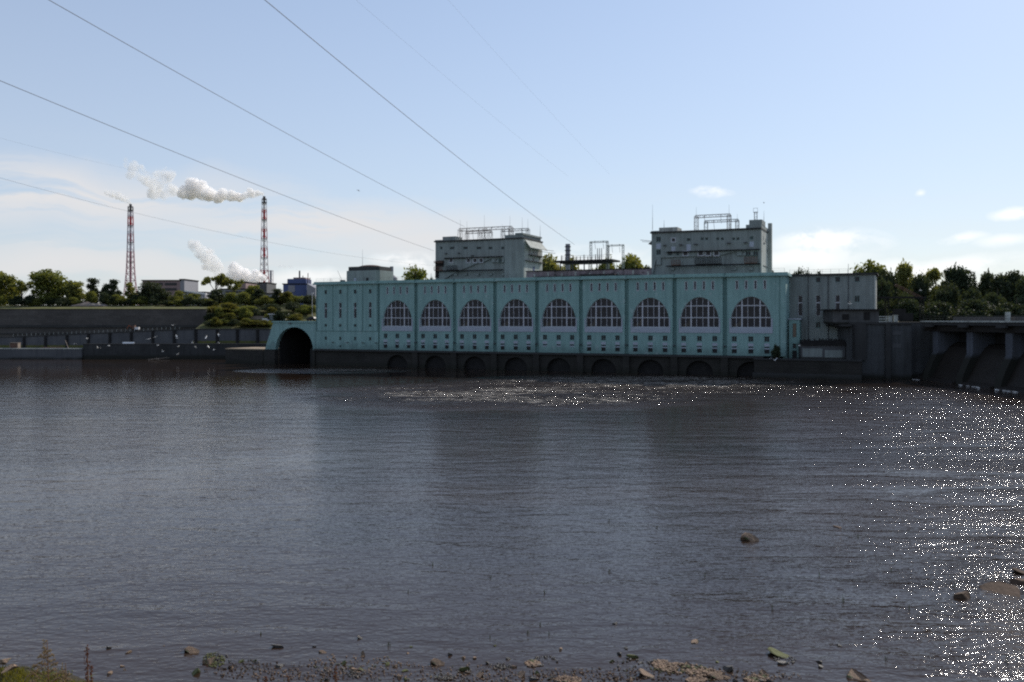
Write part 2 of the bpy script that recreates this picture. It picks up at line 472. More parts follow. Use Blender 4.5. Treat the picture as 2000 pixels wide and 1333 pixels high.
def build_water():
    m = bpy.data.materials.new('river_water'); m.use_nodes = True
    t = NT(m.node_tree); b = t.add('ShaderNodeBsdfPrincipled'); o = t.add('ShaderNodeOutputMaterial'); t.link(b.outputs[0], o.inputs[0])
    oc = t.add('ShaderNodeTexCoord').outputs['Object']
    sp = t.add('ShaderNodeSeparateXYZ'); t.link(oc, sp.inputs[0]); X, Y, _ = sp.outputs

    def blob(cx, cy, rx, ry):
        a = t.math('POWER', t.math('MULTIPLY', t.math('SUBTRACT', X, cx), 1 / rx), 2)
        c = t.math('POWER', t.math('MULTIPLY', t.math('SUBTRACT', Y, cy), 1 / ry), 2)
        return t.ramp(t.math('ADD', a, c), .1, 1.3, 1, 0)
    race = t.math('MAXIMUM', blob(28, 200, 40, 26), t.math('MULTIPLY', blob(0, 168, 40, 30), .8))
    race = t.math('MAXIMUM', race, t.math('MULTIPLY', blob(-52, 245, 24, 12), .8))
    race = t.math('MAXIMUM', race, t.math('MULTIPLY', blob(55, 175, 40, 22), .45))
    race = t.math('MULTIPLY', race, t.ramp(t.noise(t.mapping(oc, (.03, .10, 1), (0, 0, .15)), 1.0, 5, .65, .8), .36, .56))
    # waves: gusts in broad patches, wind waves, small ripples
    gust = t.noise(t.mapping(oc, (.010, .026, 1), (0, 0, .2)), 1.0, 5, .6, .8)
    breeze = t.ramp(t.math('SUBTRACT', X, t.math('MULTIPLY', Y, .24)), -4, 24)          # the wind reaches the right side of the pool
    clus = t.ramp(t.noise(t.mapping(oc, (.045, .24, 1), (0, 0, .12)), 1.0, 5, .62, .6), .38, .60)   # cat's paws
    bc = t.math('MULTIPLY', breeze, clus)
    amp = t.math('MULTIPLY', t.ramp(gust, .36, .64, .55, 1.0), t.math('ADD', .50, t.math('MULTIPLY', t.math('ADD', t.math('MULTIPLY', bc, .85), t.math('MULTIPLY', breeze, .12)), 1.2)))
    lee = t.ramp(t.math('ADD', Y, t.math('MULTIPLY', X, .25)), 150, 224, 1.0, .14)          # still water close under the walls
    amp = t.math('MULTIPLY', amp, lee)
    n1 = t.noise(t.mapping(oc, (.16, .42, 1), (0, 0, .15)), 1.0, 3, .5, .6)
    n2 = t.noise(t.mapping(oc, (2.2, 3.6, 1), (0, 0, -.1)), 1.0, 2, .6, .4)
    n3 = t.noise(t.mapping(oc, (.7, 1.3, 1), (0, 0, .3)), 1.0, 2, .6, .4)
    h = t.math('ADD', t.math('MULTIPLY', n1, .30), t.math('MULTIPLY', n2, .085))
    h = t.math('ADD', h, t.math('MULTIPLY', n3, .11))
    n4 = t.noise(t.mapping(oc, (6, 7, 1)), 1.0, 3, .6, .3)
    h = t.math('ADD', h, t.math('MULTIPLY', n4, t.math('ADD', .006, t.math('MULTIPLY', bc, .05))))
    h = t.math('MULTIPLY', h, amp)
    ch = t.noise(t.mapping(oc, (.3, .8, 1)), 1.0, 6, .7, 1.5)
    h = t.math('ADD', h, t.math('MULTIPLY', t.math('MULTIPLY', ch, race), 1.2))
    bp = t.add('ShaderNodeBump'); bp.inputs['Strength'].default_value = 1.0; bp.inputs['Distance'].default_value = 1.0
    t.link(h, bp.inputs['Height']); t.link(bp.outputs[0], b.inputs['Normal'])
    # churned foam in the tail race
    fo = t.noise(t.mapping(oc, (.22, 1.1, 1), (0, 0, .12)), 1.0, 9, .75, 1.6)
    fo2 = t.noise(t.mapping(oc, (.6, 1.6, 1)), 1.0, 6, .7, .6)
    foam = t.math('MULTIPLY', t.ramp(t.math('ADD', fo, t.math('MULTIPLY', race, .15)), .60, .68), t.ramp(race, .12, .5))
    foam = t.math('MULTIPLY', foam, t.ramp(fo2, .42, .58))
    brown = t.mix(t.ramp(t.noise(t.mapping(oc, (.01, .03, 1)), 1, 4), .4, .6), (.036, .022, .014), (.024, .016, .012))
    c = t.mix(foam, brown, (.66, .61, .54))
    t.link(c, b.inputs['Base Color'])
    b.inputs['IOR'].default_value = 1.32; b.inputs['Specular Tint'].default_value = (1, .91, .89, 1)
    t.link(t.math('ADD', t.math('MULTIPLY', foam, .5), .04), b.inputs['Roughness'])
    xs = [-700, -400, -200, -100, -50, 0, 50, 102]
    ys = [20, 60, 120, 200, 260, 330]
    vs = [(x, y, 0) for y in ys for x in xs]; n = len(xs)
    fs = [(j * n + i, j * n + i + 1, (j + 1) * n + i + 1, (j + 1) * n + i) for j in range(len(ys) - 1) for i in range(n - 1)]
    # the river past the dam's end toward the viewer, right of the frame
    mb = MB().add(vs, fs)
    mb.add([(102, 20, 0), (700, 20, 0), (700, 118, 0), (102, 118, 0)], [(0, 1, 2, 3)])
    wob = structure(mb.build('water', m))
    structure(MB().add([(114, 130, 11), (900, 130, 11), (900, 224, 11), (114, 224, 11)], [(0, 1, 2, 3)]).build('water', m))
    return wob
build_water()


# ------------------------------------------------------------------ the power station hall
HL = 142.3; ROOF = 26.2
hall = thing('power_station', hpos(0, 0), HROT, 'long teal hydroelectric hall with nine tall arched windows standing in the river', 'power station')


def para(cx, z0, zs, half, rise, n=20):
    """outline of an arched opening: straight jambs, parabolic head"""
    pts = [(cx - half, z0), (cx + half, z0)]
    for i in range(n + 1):
        t = 1 - 2 * i / n
        # equal steps of angle for a rounder head
        a = math.pi * i / n
        xx = half * math.cos(a); zz = rise * (1 - (xx / half) ** 2) ** (.62)
        pts.append((cx + xx, zs + zz))
    return pts


AW_HALF, AW_Z0, AW_ZS, AW_RISE = 5.0, 12.25, 14.6, 5.6
def para_h(x): return AW_ZS + AW_RISE * max(0, 1 - (x / AW_HALF) ** 2) ** .62


def arched_meshes():
    f = MB()
    o = para(0, AW_Z0, AW_ZS, AW_HALF, AW_RISE); i = para(0, AW_Z0 + .2, AW_ZS, AW_HALF - .14, AW_RISE - .12)
    f.prism_y(o, [i], .42, .56)
    fr = f.mesh('arched_window', MT['frame'])
    g = MB()
    for x, r in ((-2.25, .17), (2.25, .17), (-3.65, .06), (3.65, .06), (-.8, .06), (.8, .06), (-2.95, .03), (2.95, .03), (0, .03)):
        if r < .05: continue
        g.box(x - r, x + r, .40 if r > .1 else .43, .54, AW_Z0 + .15, para_h(abs(x) + r) - .05)
    for z, r in ((14.85, .12), (17.9, .12)):
        hw = AW_HALF - .1 if z < 15 else AW_HALF * math.sqrt(max(0, 1 - ((z + .12 - AW_ZS) / AW_RISE) ** (1 / .62))) - .05
        g.box(-hw, hw, .385, .53, z - r, z + r)
    mu = g.mesh('mullion', MT['frame'])
    p = MB().prism_y(para(0, AW_Z0 - .05, AW_ZS, AW_HALF + .05, AW_RISE + .05), [], .60, .68).mesh('pane', MT['glass'])
    s = MB().box(-5.35, 5.35, -.14, .38, 10.9, AW_Z0 - .01)
    s.box(-5.35, -5.02, -.10, .2, AW_Z0 - .01, AW_Z0 + 2.4); s.box(5.02, 5.35, -.10, .2, AW_Z0 - .01, AW_Z0 + 2.4)
    return fr, mu, p, s.mesh('sill', MT['pale'])
AM = arched_meshes()

BAY = [29.8 + 13 * i for i in range(9)]
for i, c in enumerate(BAY):
    x0 = 23.6 if i == 0 else c - 6.5 + .55
    x1 = c + 6.5 - .55
    wins = []
    for dx in (-3.45, -1.15, 1.15, 3.45): wins.append((c + dx, 22.1, .5, 2.1, 'trim', 'glass', 'slit_window'))
    for dx in (-4.1, 0, 3.95):
        wins.append((c + dx, 8.7, 1.25, 1.4, 'cross', 'glass', 'window'))
        wins.append((c + dx, 7.15, 1.25, .32, 'bare', 'glass_dark', 'vent_slot'))
        if i != 4: wins.append((c + dx, 5.75, 1.25, 1.05, 'bare', 'glass_dark', 'basement_window'))
    wall_with_windows(hall, x0, x1, 5.15, 25.3, 0, 1.2, wins, MT['teal'], 'wall', [para(c, AW_Z0, AW_ZS, AW_HALF, AW_RISE)])
    a = link('arched_window', AM[0], hall, (c, 0, 0))
    link('mullion', AM[1], a); link('pane', AM[2], a); link('sill', AM[3], a)
    for dx in (-4.1, 0, 3.95):
        MB().box(c + dx - .66, c + dx + .66, -.05, .1, 7.56, 8.3).build('panel', MT['pale'], hall)
        MB().box(c + dx - .66, c + dx + .66, -.05, .1, 6.84, 7.1).build('panel', MT['pale'], hall)
    # recessed strip between the bays, in a darker teal
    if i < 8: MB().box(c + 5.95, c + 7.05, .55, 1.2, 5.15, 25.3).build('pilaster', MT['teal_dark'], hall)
# plain left section with four window columns
wins = []
for k, u in enumerate((3.7, 9.15, 14.65, 20.1)):
    wins += [(u, 22.3, .95, 1.3, 'plain', 'glass', 'window'), (u, 14.8, .98, 4.8, 'divided', 'glass', 'tall_window'),
             (u, 12.1, .95, .85, 'plain', 'glass', 'window'), (u, 7.9, .8, 1.1, 'plain', 'glass', 'window')]
    if k == 1: wins.append((u, 5.75, .7, .6, 'plain', 'glass_dark', 'window'))
wall_with_windows(hall, 0, 23.0, 5.15, 25.3, .1, 1.1, wins, MT['teal'])
g = MB()
for u in (.3, 6.4, 11.9, 17.4, 22.7): g.box(u - .14, u + .14, 0, .1, 10.9, 25.0)
g.box(.3, 22.9, 0, .1, 10.7, 10.9)
g.build('trim', MT['teal_dark'], hall)
MB().box(23.0, 23.6, .5, 1.2, 5.15, 25.3).build('pilaster', MT['teal_dark'], hall)
MB().box(BAY[8] + 5.95, HL, .08, 1.2, 5.15, 25.3).build('wall', MT['teal'], hall)
MB().box(BAY[8] + 6.9, BAY[8] + 7.15, 0, .08, 5.15, 25.3).build('trim', MT['teal_dark'], hall)
# body, end walls, roof, cornice
MB().box(0, .6, 1.2, 32, 0, 25.3).box(HL - .8, HL, 1.2, 32, 0, 25.3).box(.6, HL - .8, 31.4, 32, 0, 25.3).build('wall', MT['teal'], hall)
MB().box(.6, HL - .8, 1.2, 31.4, 24.6, 25.3).build('roof', MT['conc_dark'], hall)
MB().box(-.7, HL + .7, -.7, 32.4, 25.3, 25.75).box(-.45, HL + .45, -.4, .6, 25.75, 26.2).box(-.45, .6, .6, 32.2, 25.75, 26.15).box(HL - .6, HL + .45, .6, 32.2, 25.75, 26.15).build('cornice', MT['teal'], hall)
for c in [23.3] + [b + 6.5 for b in BAY[:8]]:
    MB().box(c - .12, c + .12, -.72, -.55, 25.1, 26.3).build('downpipe', MT['teal_dark'], hall)
# small dark wall lamps
for c in BAY:
    MB().box(c + 6.15, c + 6.75, -.5, -.02, 7.5, 7.72).box(c + 6.4, c + 6.5, -.02, .6, 7.3, 7.7).build('wall_lamp', MT['steel'], hall)
for u in (6.6, 12, 17.6, 22.4):
    MB().box(u - .3, u + .3, -.5, 0, 7.2, 7.4).build('wall_lamp', MT['steel'], hall)
# foundation with turbine outlets
holes = []
for c in BAY:
    pts = [(c - 3.5, -.6), (c + 3.5, -.6)] + [(c + 3.5 * math.cos(math.pi * i / 12), .6 + 3.1 * math.sin(math.pi * i / 12)) for i in range(13)]
    holes.append(pts)
fb = MB().prism_y([(0, -3), (137, -3), (137, 4.55), (0, 4.55)], holes, 0, 3)
fb.box(0, 137, 5.5, 12, -3, 5.0).box(0, 137, 3.0, 5.5, 4.3, 5.0).box(0, BAY[0] - 4.2, 3, 5.5, -3, 4.3)
for c in BAY: fb.box(c + 4.2, min(137, c + 8.8), 3.0, 5.5, -3, 4.3)
fb.build('foundation', MT['stone'], hall)
MB().box(-.2, 137, -.9, 0, 4.6, 5.12).build('ledge', MT['conc_dark'], hall)
for c in BAY[:8]:
    MB().box(c + 5.6, c + 7.4, -.8, -.01, -3, 4.55).build('buttress', MT['stone'], hall)
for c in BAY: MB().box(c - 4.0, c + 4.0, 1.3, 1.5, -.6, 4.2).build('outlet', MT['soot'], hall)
# roof railing
for a, b in ((0, 33), (66, 102), (136, 142)):
    rb = MB(); k = int((b - a) / 3)
    for i in range(k + 1): rb.bar((a + i * 3, 0.1, 26.1), (a + i * 3, 0.1, 27.2), .04)
    for z in (26.7, 27.2): rb.bar((a, .1, z), (b, .1, z), .03)
    rb.build('railing', MT['steel'], hall)

# arched water gate at the hall's left end
gate = thing('arched_water_gate', hpos(-9.8, 0), HROT, 'low teal wall with one big round arch over the water beside the hall', 'arch')
cxa = 1.35; ra = 7.35
op = [(cxa - ra, -2), (cxa + ra, -2)] + [(cxa + ra * math.cos(math.pi * i / 28), 4.5 + ra * math.sin(math.pi * i / 28)) for i in range(29)]
b = MB().prism_y([(-10.3, 4.7), (cxa - ra, 4.7), *[(cxa + ra * math.cos(math.pi * (28 - i) / 28), 4.7 + (ra - .1) * math.sin(math.pi * (28 - i) / 28)) for i in range(29)], (9.75, 4.7), (9.75, 13.4), (-6.9, 13.4)], [], 0, 1.6)
b.build('wall', MT['teal'], gate)
MB().box(-7.2, 9.75, -.35, 2.0, 13.41, 13.9).build('coping', MT['teal'], gate)
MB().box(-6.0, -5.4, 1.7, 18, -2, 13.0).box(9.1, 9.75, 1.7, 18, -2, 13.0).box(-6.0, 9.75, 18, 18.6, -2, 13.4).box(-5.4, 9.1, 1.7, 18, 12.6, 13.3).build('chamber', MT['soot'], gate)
MB().box(2.4, 8.2, 7, 9, -1, 4.9).build('block', MT['conc_dark'], gate)
MB().box(-10.5, cxa - ra, -.4, 1.6, -3, 4.66).build('pier', MT['stone'], gate)
MB().box(cxa + ra, 9.7, -.4, 1.6, -3, 4.66).build('pier', MT['stone'], gate)
MB().box(-.35, .35, -.5, -.36, 12.9, 13.5).build('lamp', MT['steel'], gate)

plat = thing('stone_platform', hpos(-27.5, 0), HROT, 'low dark stone pier with a dusty pale top left of the big arch', 'pier')
MB().box(-8.5, 7.0, -.5, 14, -3, 4.5).build('body', MT['stone'], plat)
MB().box(-8.6, 7.1, -.6, 14.1, 4.5, 4.85).build('top_slab', MT['sandtop'], plat)

# right wing (grey)
wing = thing('grey_wing_building', hpos(HL + .02, 8.3), HROT, 'grey concrete wing with tall narrow windows joined to the right end of the teal hall', 'building')
WW = 20.2
wins = []
for k, px in enumerate((1563, 1598, 1636, 1674)):
    u = hu(px, 8.3) - HL
    if k > 0: wins.append((u, 23.8, 1.15, 1.3, 'plain', 'glass', 'window'))
    if k < 3: wins.append((u, 15.3, 1.1, 5.2, 'divided', 'glass', 'tall_window'))
    else: wins.append((u, 18.7, 1.15, 1.6, 'cross', 'glass', 'window'))
    if k in (1, 2): wins.append((u, 12.2, 1.15, 1.5, 'cross', 'glass', 'window'))
wall_with_windows(wing, 0, WW, 4, 25.6, 0, .8, wins, MT['conc'])
MB().box(0, WW, .8, 12, 4, 25.6).build('body', MT['conc'], wing)
MB().box(WW - .02, WW + .35, -.25, 12.2, 4, 25.4).build('sunlit_end_strip', MT['conc_warm'], wing)  # pale strip paints the sunlit sliver of the wing's end face
MB().box(-.1, WW + .8, -.7, 12.8, 25.6, 26.0).build('roof_slab', MT['conc_dark'], wing)
rb = MB()
for i in range(11): rb.bar((i * 2, 0, 26), (i * 2, 0, 27.1), .04)
for z in (26.6, 27.1): rb.bar((0, 0, z), (20, 0, z), .03)
rb.build('railing', MT['steel'], wing)
for u in (4.6, 9.4, 14.2): MB().tube((u, -.15, 5), (u, -.15, 25.5), .09).build('downpipe', MT['steel'], wing)
MB().tube((14, 4, 26), (14, 4, 28.6), .05).build('rod', MT['steel'], wing)

annex = thing('stair_annex', hpos(HL + .35, 3.8), HROT, 'narrow pale teal stair block with one orange curtained window', 'building')
wall_with_windows(annex, 0, 2.6, 4.4, 14.3, 0, .5, [(1.35, 9.8, 1.0, 3.6, 'plain', 'glass_warm', 'window'), (1.35, 7.0, 1.0, 1.3, 'plain', 'glass', 'window'), (1.35, 4.6, 1.1, 1.9, 'bare', 'glass_dark', 'door')], MT['teal'])
MB().box(0, 2.6, .5, 4.4, 4.4, 14.3).build('body', MT['teal'], annex)
MB().box(-.05, 2.9, -.3, 4.4, 14.3, 14.65).build('roof_slab', MT['pale'], annex)


# ------------------------------------------------------------------ two switchgear towers on the roof
def tower(name, px0, px1, label, wins_px, ledges, balcs, right_block, left_box, V=14.0, depth=15):
    u0 = hu(px0, V); u1 = hu(px1, V); L = u1 - u0
    t = thing(name, hpos(u0, V), HROT, label, 'building')
    wins = []
    for q in wins_px:
        px, y0, y1, w_ = q[:4]
        u = hu(px, V); z1 = hel(y0, u, V); z0 = hel(y1, u, V)
        st = q[4] if len(q) > 4 else 'plain'; gl = q[5] if len(q) > 5 else 'glass'
        if z0 < 26.3: continue
        wins.append((u - u0, z0, w_, z1 - z0, st, gl))
    H = 38.6
    wall_with_windows(t, 0, L, 25.3, H, 0, .6, wins, MT['conc'])
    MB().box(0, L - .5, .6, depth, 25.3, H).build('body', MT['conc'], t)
    MB().box(L - .5, L, .6, depth, 25.3, H).build('end_wall', MT['conc_warm'], t)  # paler than the front: sunlight on this end painted into the concrete
    MB().box(-.3, L + .1, -.5, depth + .4, H, H + .4).build('roof_slab', MT['conc_dark'], t)
    for (a, b, z, d, h) in ledges:
        MB().box(a, b, -d, -.02, z, z + h).build('ledge', MT['soot'], t)
    for (a, b, z, h) in balcs:
        k = MB().box(a, b, -1.3, -.02, z, z + .2)
        n = max(2, int((b - a) / .45))
        for i in range(n + 1): k.box(a + (b - a) * i / n - .09, a + (b - a) * i / n + .09, -1.3, -1.24, z + .2, z + h)
        k.box(a, b, -1.32, -1.22, z + h, z + h + .1)
        k.build('balcony', MT['rust'] if (b - a) < 3.5 else MT['soot'], t)
    for (a, b, y0, y1, z0, z1, m_) in right_block + left_box:
        MB().box(a, b, y0, y1, z0, z1).build('parapet_block', MT[m_], t)
    return t, u0, L

Ax = lambda c: 840 + c / 8.696
Ay = lambda c: 430 + c / 8.696
wa = []
for c, wd in ((190, .8), (375, 1.6), (600, 1.6), (830, 1.6), (1025, 1.3), (1235, 1.0)): wa.append((Ax(c), Ay(455), Ay(500), wd, 'plain'))
wa.append((Ax(1455), Ay(390), Ay(465), 1.3))
for c in (355, 650, 760, 865, 1075, 1190, 1285): wa.append((Ax(c), Ay(655), Ay(720), 1.15, 'trim' if c < 900 else 'cross'))
wa += [(Ax(1465), Ay(595), Ay(670), 1.4, 'cross'), (Ax(1465), Ay(720), Ay(820), 1.4, 'cross')]
for c in (430, 600, 800, 1020, 1240): wa.append((Ax(c), Ay(905), Ay(945), 1.1, 'plain', 'glass_dark'))
tA, uA, LA = tower('switchgear_tower', 850.5, 1023, 'grey five storey roof block with balconies and sunlit awnings behind the teal hall\'s middle',
                   wa, [(3.4, 23.3, 33.3, .7, .28), (2.0, 23.3, 29.3, .8, .3)], [(4.6, 8.3, 29.6, 1.4), (.2, 3.0, 29.6, 1.2), (.2, 3.0, 32.0, .6)],
                   [(23.9, 29.6, -.25, 15, 39.01, 39.9, 'conc'), (27.4, 29.9, -.35, 15.2, 39.9, 40.4, 'conc')],
                   [(2.2, 6.8, .6, 5, 39.01, 40.3, 'conc'), (-.1, 2.2, -.1, 8, 39.01, 39.3, 'conc')])
# vertical rib and end wall details of tower A
MB().box(23.9, LA + .05, -.22, -.01, 25.3, 38.6).build('bay_front', MT['conc'], tA)
ew = MB()
ew.prism_y([(0, 0), (1, 0), (1, 1), (0, 1)], [], 0, .01)
aw = MB()
# sloping canopies on the sunlit end
aw.add([(LA + .02, 1.0, 38.4), (LA + .02, 14.2, 38.4), (LA + 1.9, 14.6, 36.1), (LA + 1.9, .6, 36.1),
        (LA + .02, 1.0, 38.25), (LA + .02, 14.2, 38.25), (LA + 1.9, 14.6, 35.95), (LA + 1.9, .6, 35.95)],
       [(0, 3, 2, 1), (4, 5, 6, 7), (0, 1, 5, 4), (1, 2, 6, 5), (2, 3, 7, 6), (3, 0, 4, 7)])
aw.build('awning', MT['conc_warm'], tA)
MB().box(LA + .02, LA + 1.3, 3.5, 14, 33.9, 34.1).box(LA + .02, LA + .7, 1, 14.6, 32.0, 32.25).build('ledge', MT['conc_dark'], tA)
for y, z, h in ((4.2, 34.4, 1.4), (7.6, 34.4, 1.2), (7.2, 32.6, .9), (10.5, 34.3, 1.2)):
    MB().box(LA + .02, LA + .06, y, y + .9, z, z + h).build('window', MT['glass'], tA)
MB().box(LA + .02, LA + .07, 7.2, 8.4, 27.3, 30.6).build('door', MT['blue'], tA)
MB().tube((LA, 11, 36.3), (LA + 4.2, 14, 35.8), .07).tube((LA, 12, 35.7), (LA + 4.4, 15, 35.1), .07).build('bracket', MT['steel'], tA)
k = MB()
for dx in (0, -1.8): k.bar((dx, 4, 28), (dx, 4, 29.6), .05)
k.bar((-1.8, 4, 29.6), (0, 4, 29.6), .05); k.bar((-1.8, 4, 28.8), (0, 4, 28.8), .04); k.box(-1.9, 0, 3, 5, 27.8, 28)
k.build('side_platform', MT['steel'], tA)

Bx = lambda c: 1260 + c / 7.692
By = lambda c: 400 + c / 7.692
wb = [(Bx(425), By(505), By(560), 1.0, 'trim', 'glass'), (Bx(655), By(505), By(548), 1.1)]
for c in (858, 925, 1090, 1160, 1330, 1395): wb.append((Bx(c), By(495), By(535), .8))
wb.append((Bx(1600), By(478), By(525), .9, 'cross'))
for y0, y1 in ((485, 560), (680, 755), (800, 905)): wb.append((Bx(202), By(y0), By(y1), 1.3, 'cross'))
for c in (372, 490, 605, 835, 945, 1070, 1412, 1545, 1660): wb.append((Bx(c), By(702), By(765), 1.3 if c != 490 else .8, 'trim' if 800 < c < 1200 or c == 605 else 'cross'))
for c in (410, 1345, 1590): wb.append((Bx(c), By(945), By(985), 1.0, 'plain', 'glass_dark'))
tB, uB, LB = tower('switchgear_tower', 1272.5, 1487, 'grey five storey roof block with dark balconies behind the right half of the teal hall',
                   wb, [(4.4, 29.6, 33.0, .8, .28), (4.4, 29.8, 29.1, .9, .3)], [(6.0, 9.6 - 1.2, 29.4, 1.4), (12.6, 19.6, 29.4, 1.8), (25.8, 29.0, 29.4, 1.6)],
                   [(26.0, 30.1, -.15, 15, 39.01, 39.9, 'conc'), (26.8, 30.15, .3, 7, 39.9, 41.2, 'conc')],
                   [(2.0, 7.2, .6, 6, 39.01, 40.2, 'conc_warm'), (-.1, 2.0, -.1, 8, 39.01, 39.3, 'conc')])
MB().box(LB - .02, LB + 1.0, 13.2, 14.6, 25.3, 41.5).build('chimney_stack', MT['conc_warm'], tB)
MB().box(LB + .01, LB + .1, 3, 12, 28.9, 29.1).box(LB + .01, LB + .15, 4, 7, 35.2, 35.35).build('ledge', MT['conc_dark'], tB)
for y, z in ((4, 35.9), (8, 35.6), (11, 33)): MB().box(LB + .01, LB + .05, y, y + .8, z, z + 1.2).build('window', MT['glass'], tB)
cn = MB().add([(-.02, .5, 36.6), (-.02, 3.5, 36.6), (-1.1, 3.7, 35.7), (-1.1, .3, 35.7), (-.02, .5, 35.6), (-.02, 3.5, 35.6)],
              [(0, 1, 2, 3), (0, 3, 4), (1, 5, 2), (3, 2, 5, 4), (0, 4, 5, 1)])
cn.build('awning', MT['conc_dark'], tB)
MB().tube((0, 2, 36.6), (-3.5, 1, 37.0), .07).tube((0, 2, 36.3), (-3.0, 1, 36.5), .06).build('bracket', MT['steel'], tB)
for c, u0_, t_ in ((275, uA, tA), (495, uA, tA), (725, uA, tA)):
    u = hu(Ax(c), 14) - u0_; z = 36.0 - (1.2 if c != 725 else 2.1)
    MB().box(u - .35, u + .35, -.7, -.02, z, z + .3).build('wall_lamp', MT['steel'], t_)
for c in (300, 540, 765, 1260, 1510):
    u = hu(Bx(c), 14) - uB
    MB().box(u - .45, u + .45, -.9, -.02, 35.0, 35.25).build('wall_lamp', MT['steel'], tB)
for (a, b, z0, z1) in ((hu(Bx(425), 14) - uB, 1.1, 33.5, 34.7), (hu(Bx(655), 14) - uB, 1.2, 33.4, 35.2), (hu(Bx(202), 14) - uB, 1.3, 34.2, 35.7), (hu(Bx(1600), 14) - uB, 1.1, 33.9, 35.3)):
    MB().box(a - b / 2, a + b / 2, -.04, -.004, z0, z1).build('panel', MT['pale'], tB)
k = MB()
for (a, b, z0, z1) in ((.1, 1.2, 27.5, 32.6), (1.2, 3.0, 31, 32.8)): k.box(a, b, -.35, -.02, z0, z1)
k.build('scaffold_box', MT['soot'], tA)
# stencil: balcony rail on A left is sooty cabinet


def gantry(u0, u1, v, z0, z1, wd, label, extra=True, legs=(0, 1), mname='rust'):
    o = thing('roof_gantry', hpos(u0, v, z0), HROT, label, 'gantry')
    L = u1 - u0; H = z1 - z0
    for f in legs:
        x = L * f
        MB().truss((x, 0, 0), (x, 0, H), wd, .07).build('mast', MT[mname], o)
    MB().truss((-.3, 0, H), (L + .3, 0, H), wd * .7, .07).build('beam', MT[mname], o)
    ins = MB(); n = max(2, int(L / 4))
    for i in range(n):
        x = L * (i + .5) / n
        ins.tube((x, 0, H - .5), (x + .15, .2, H - 2.2), .05); ins.tube((x, 0, H - .2), (x, 0, H + .45), .12, .05)
    ins.build('insulator', MT['steel'], o)
    return o

z0r = 39.0
def gz(py, px, v): return hel(py, hu(px, v), v)
gantry(hu(899, 18), hu(998, 18), 18, z0r, gz(443, 998, 18) - .3, 1.2, 'tall rusty lattice gantry on the flat roof of the middle tower', legs=(0, .49, 1))
gantry(hu(912, 22), hu(958, 22), 22, z0r, gz(454, 935, 22), 1.0, 'short rusty lattice gantry under the tall one on the middle tower', legs=(0, .55, 1))
gantry(hu(982, 22), hu(1031, 22), 22, z0r, gz(449.5, 1010, 22), 1.0, 'grey lattice gantry reaching over the right corner of the middle tower', legs=(0, .33, 1), mname='steel')
gantry(hu(1360, 18), hu(1424, 18), 18, z0r, gz(422, 1395, 18), 1.0, 'taller rusty gantry on the roof of the right tower', legs=(0, 1))
gantry(hu(1379, 22), hu(1440, 22), 22, z0r, gz(432, 1410, 22), .9, 'lower steel gantry behind the taller one on the right tower', legs=(0, 1), mname='steel')
# little lattice mast on tower B
mm = thing('lattice_mast', hpos(hu(1476, 17), 17, 41.2), HROT, 'small square lattice mast on the top of the right tower', 'mast')
MB().truss((0, 0, 0), (0, 0, 2.3), .7, .06).build('frame', MT['steel'], mm)
MB().box(-.6, .6, -.5, .5, 2.3, 2.38).bar((-.55, -.4, 2.38), (-.55, -.4, 3.4), .05).bar((.55, -.4, 2.38), (.55, -.4, 3.4), .05).bar((-.55, -.4, 3.4), (.55, -.4, 3.4), .05).build('platform', MT['steel'], mm)

rodm = {}
def rod(px, y0, y1, v, label):
    u = hu(px, v); a = hel(y1, u, v); h = hel(y0, u, v) - a
    o = MB().tube((0, 0, 0), (0, 0, h * .5), .07, .05, 5).tube((0, 0, h * .5), (0, 0, h), .04, .02, 5).build('lightning_rod', MT['steel'], None, loc=hpos(u, v, a))
    tag(o, label, 'lightning rod', 'lightning rods on the roofs')
LR = 'thin steel lightning rod standing on the roof of the middle tower'
for px, y0 in ((899, 430), (912, 432), (946, 420), (981, 438), (996, 422), (1020, 425), (1031, 428), (1055, 440)): rod(px, y0, 464 if px > 1015 else 470, 20, LR)
LR2 = 'thin steel lightning rod standing on the roof of the right tower'
for px, y0, y1 in ((1297, 430, 446), (1360, 405, 452), (1424, 400, 450), (1440, 418, 450), (1492, 412, 436)): rod(px, y0, y1, 20, LR2)
rod(1274.5, 400, 450, 14.6, 'tallest lightning rod at the left front corner of the right tower')
rod(708, 487, 524, 12, 'thin rod standing on top of the round roof tank house')

# tank house on the left of the roof
u0 = hu(673.5, 10); u1 = hu(739, 10); L = u1 - u0
th = thing('roof_tank_house', hpos((u0 + u1) / 2, 10 + 5, 25.9), HROT, 'small grey drum shaped roof house with low domed top', 'roof house')
zt = gz(521, 700, 10) - 25.9; r = L / 2
def ring(r_, z0, z1, n=16, ry=.62):
    mb = MB(); vs = []
    for z in (z0, z1):
        for i in range(n): vs.append((r_ * math.cos(2 * math.pi * (i + .5) / n), r_ * ry * math.sin(2 * math.pi * (i + .5) / n), z))
    return mb.add(vs, [(i, (i + 1) % n, n + (i + 1) % n, n + i) for i in range(n)] + [tuple(range(n))[::-1], tuple(range(n, 2 * n))])
def octa(hx, hy, c, z0, z1):
    return MB().sheet_prism([(-hx + c, -hy), (hx - c, -hy), (hx, -hy + c), (hx, hy - c), (hx - c, hy), (-hx + c, hy), (-hx, hy - c), (-hx, -hy + c)], z0, z1)
octa(r, 5, 1.0, 0, zt - 1.3).build('wall', MT['conc'], th)
octa(r - .45, 4.6, 1.0, zt - 1.3, zt).build('upper_wall', MT['conc_dark'], th)
dm = MB(); n = 16
prev = None
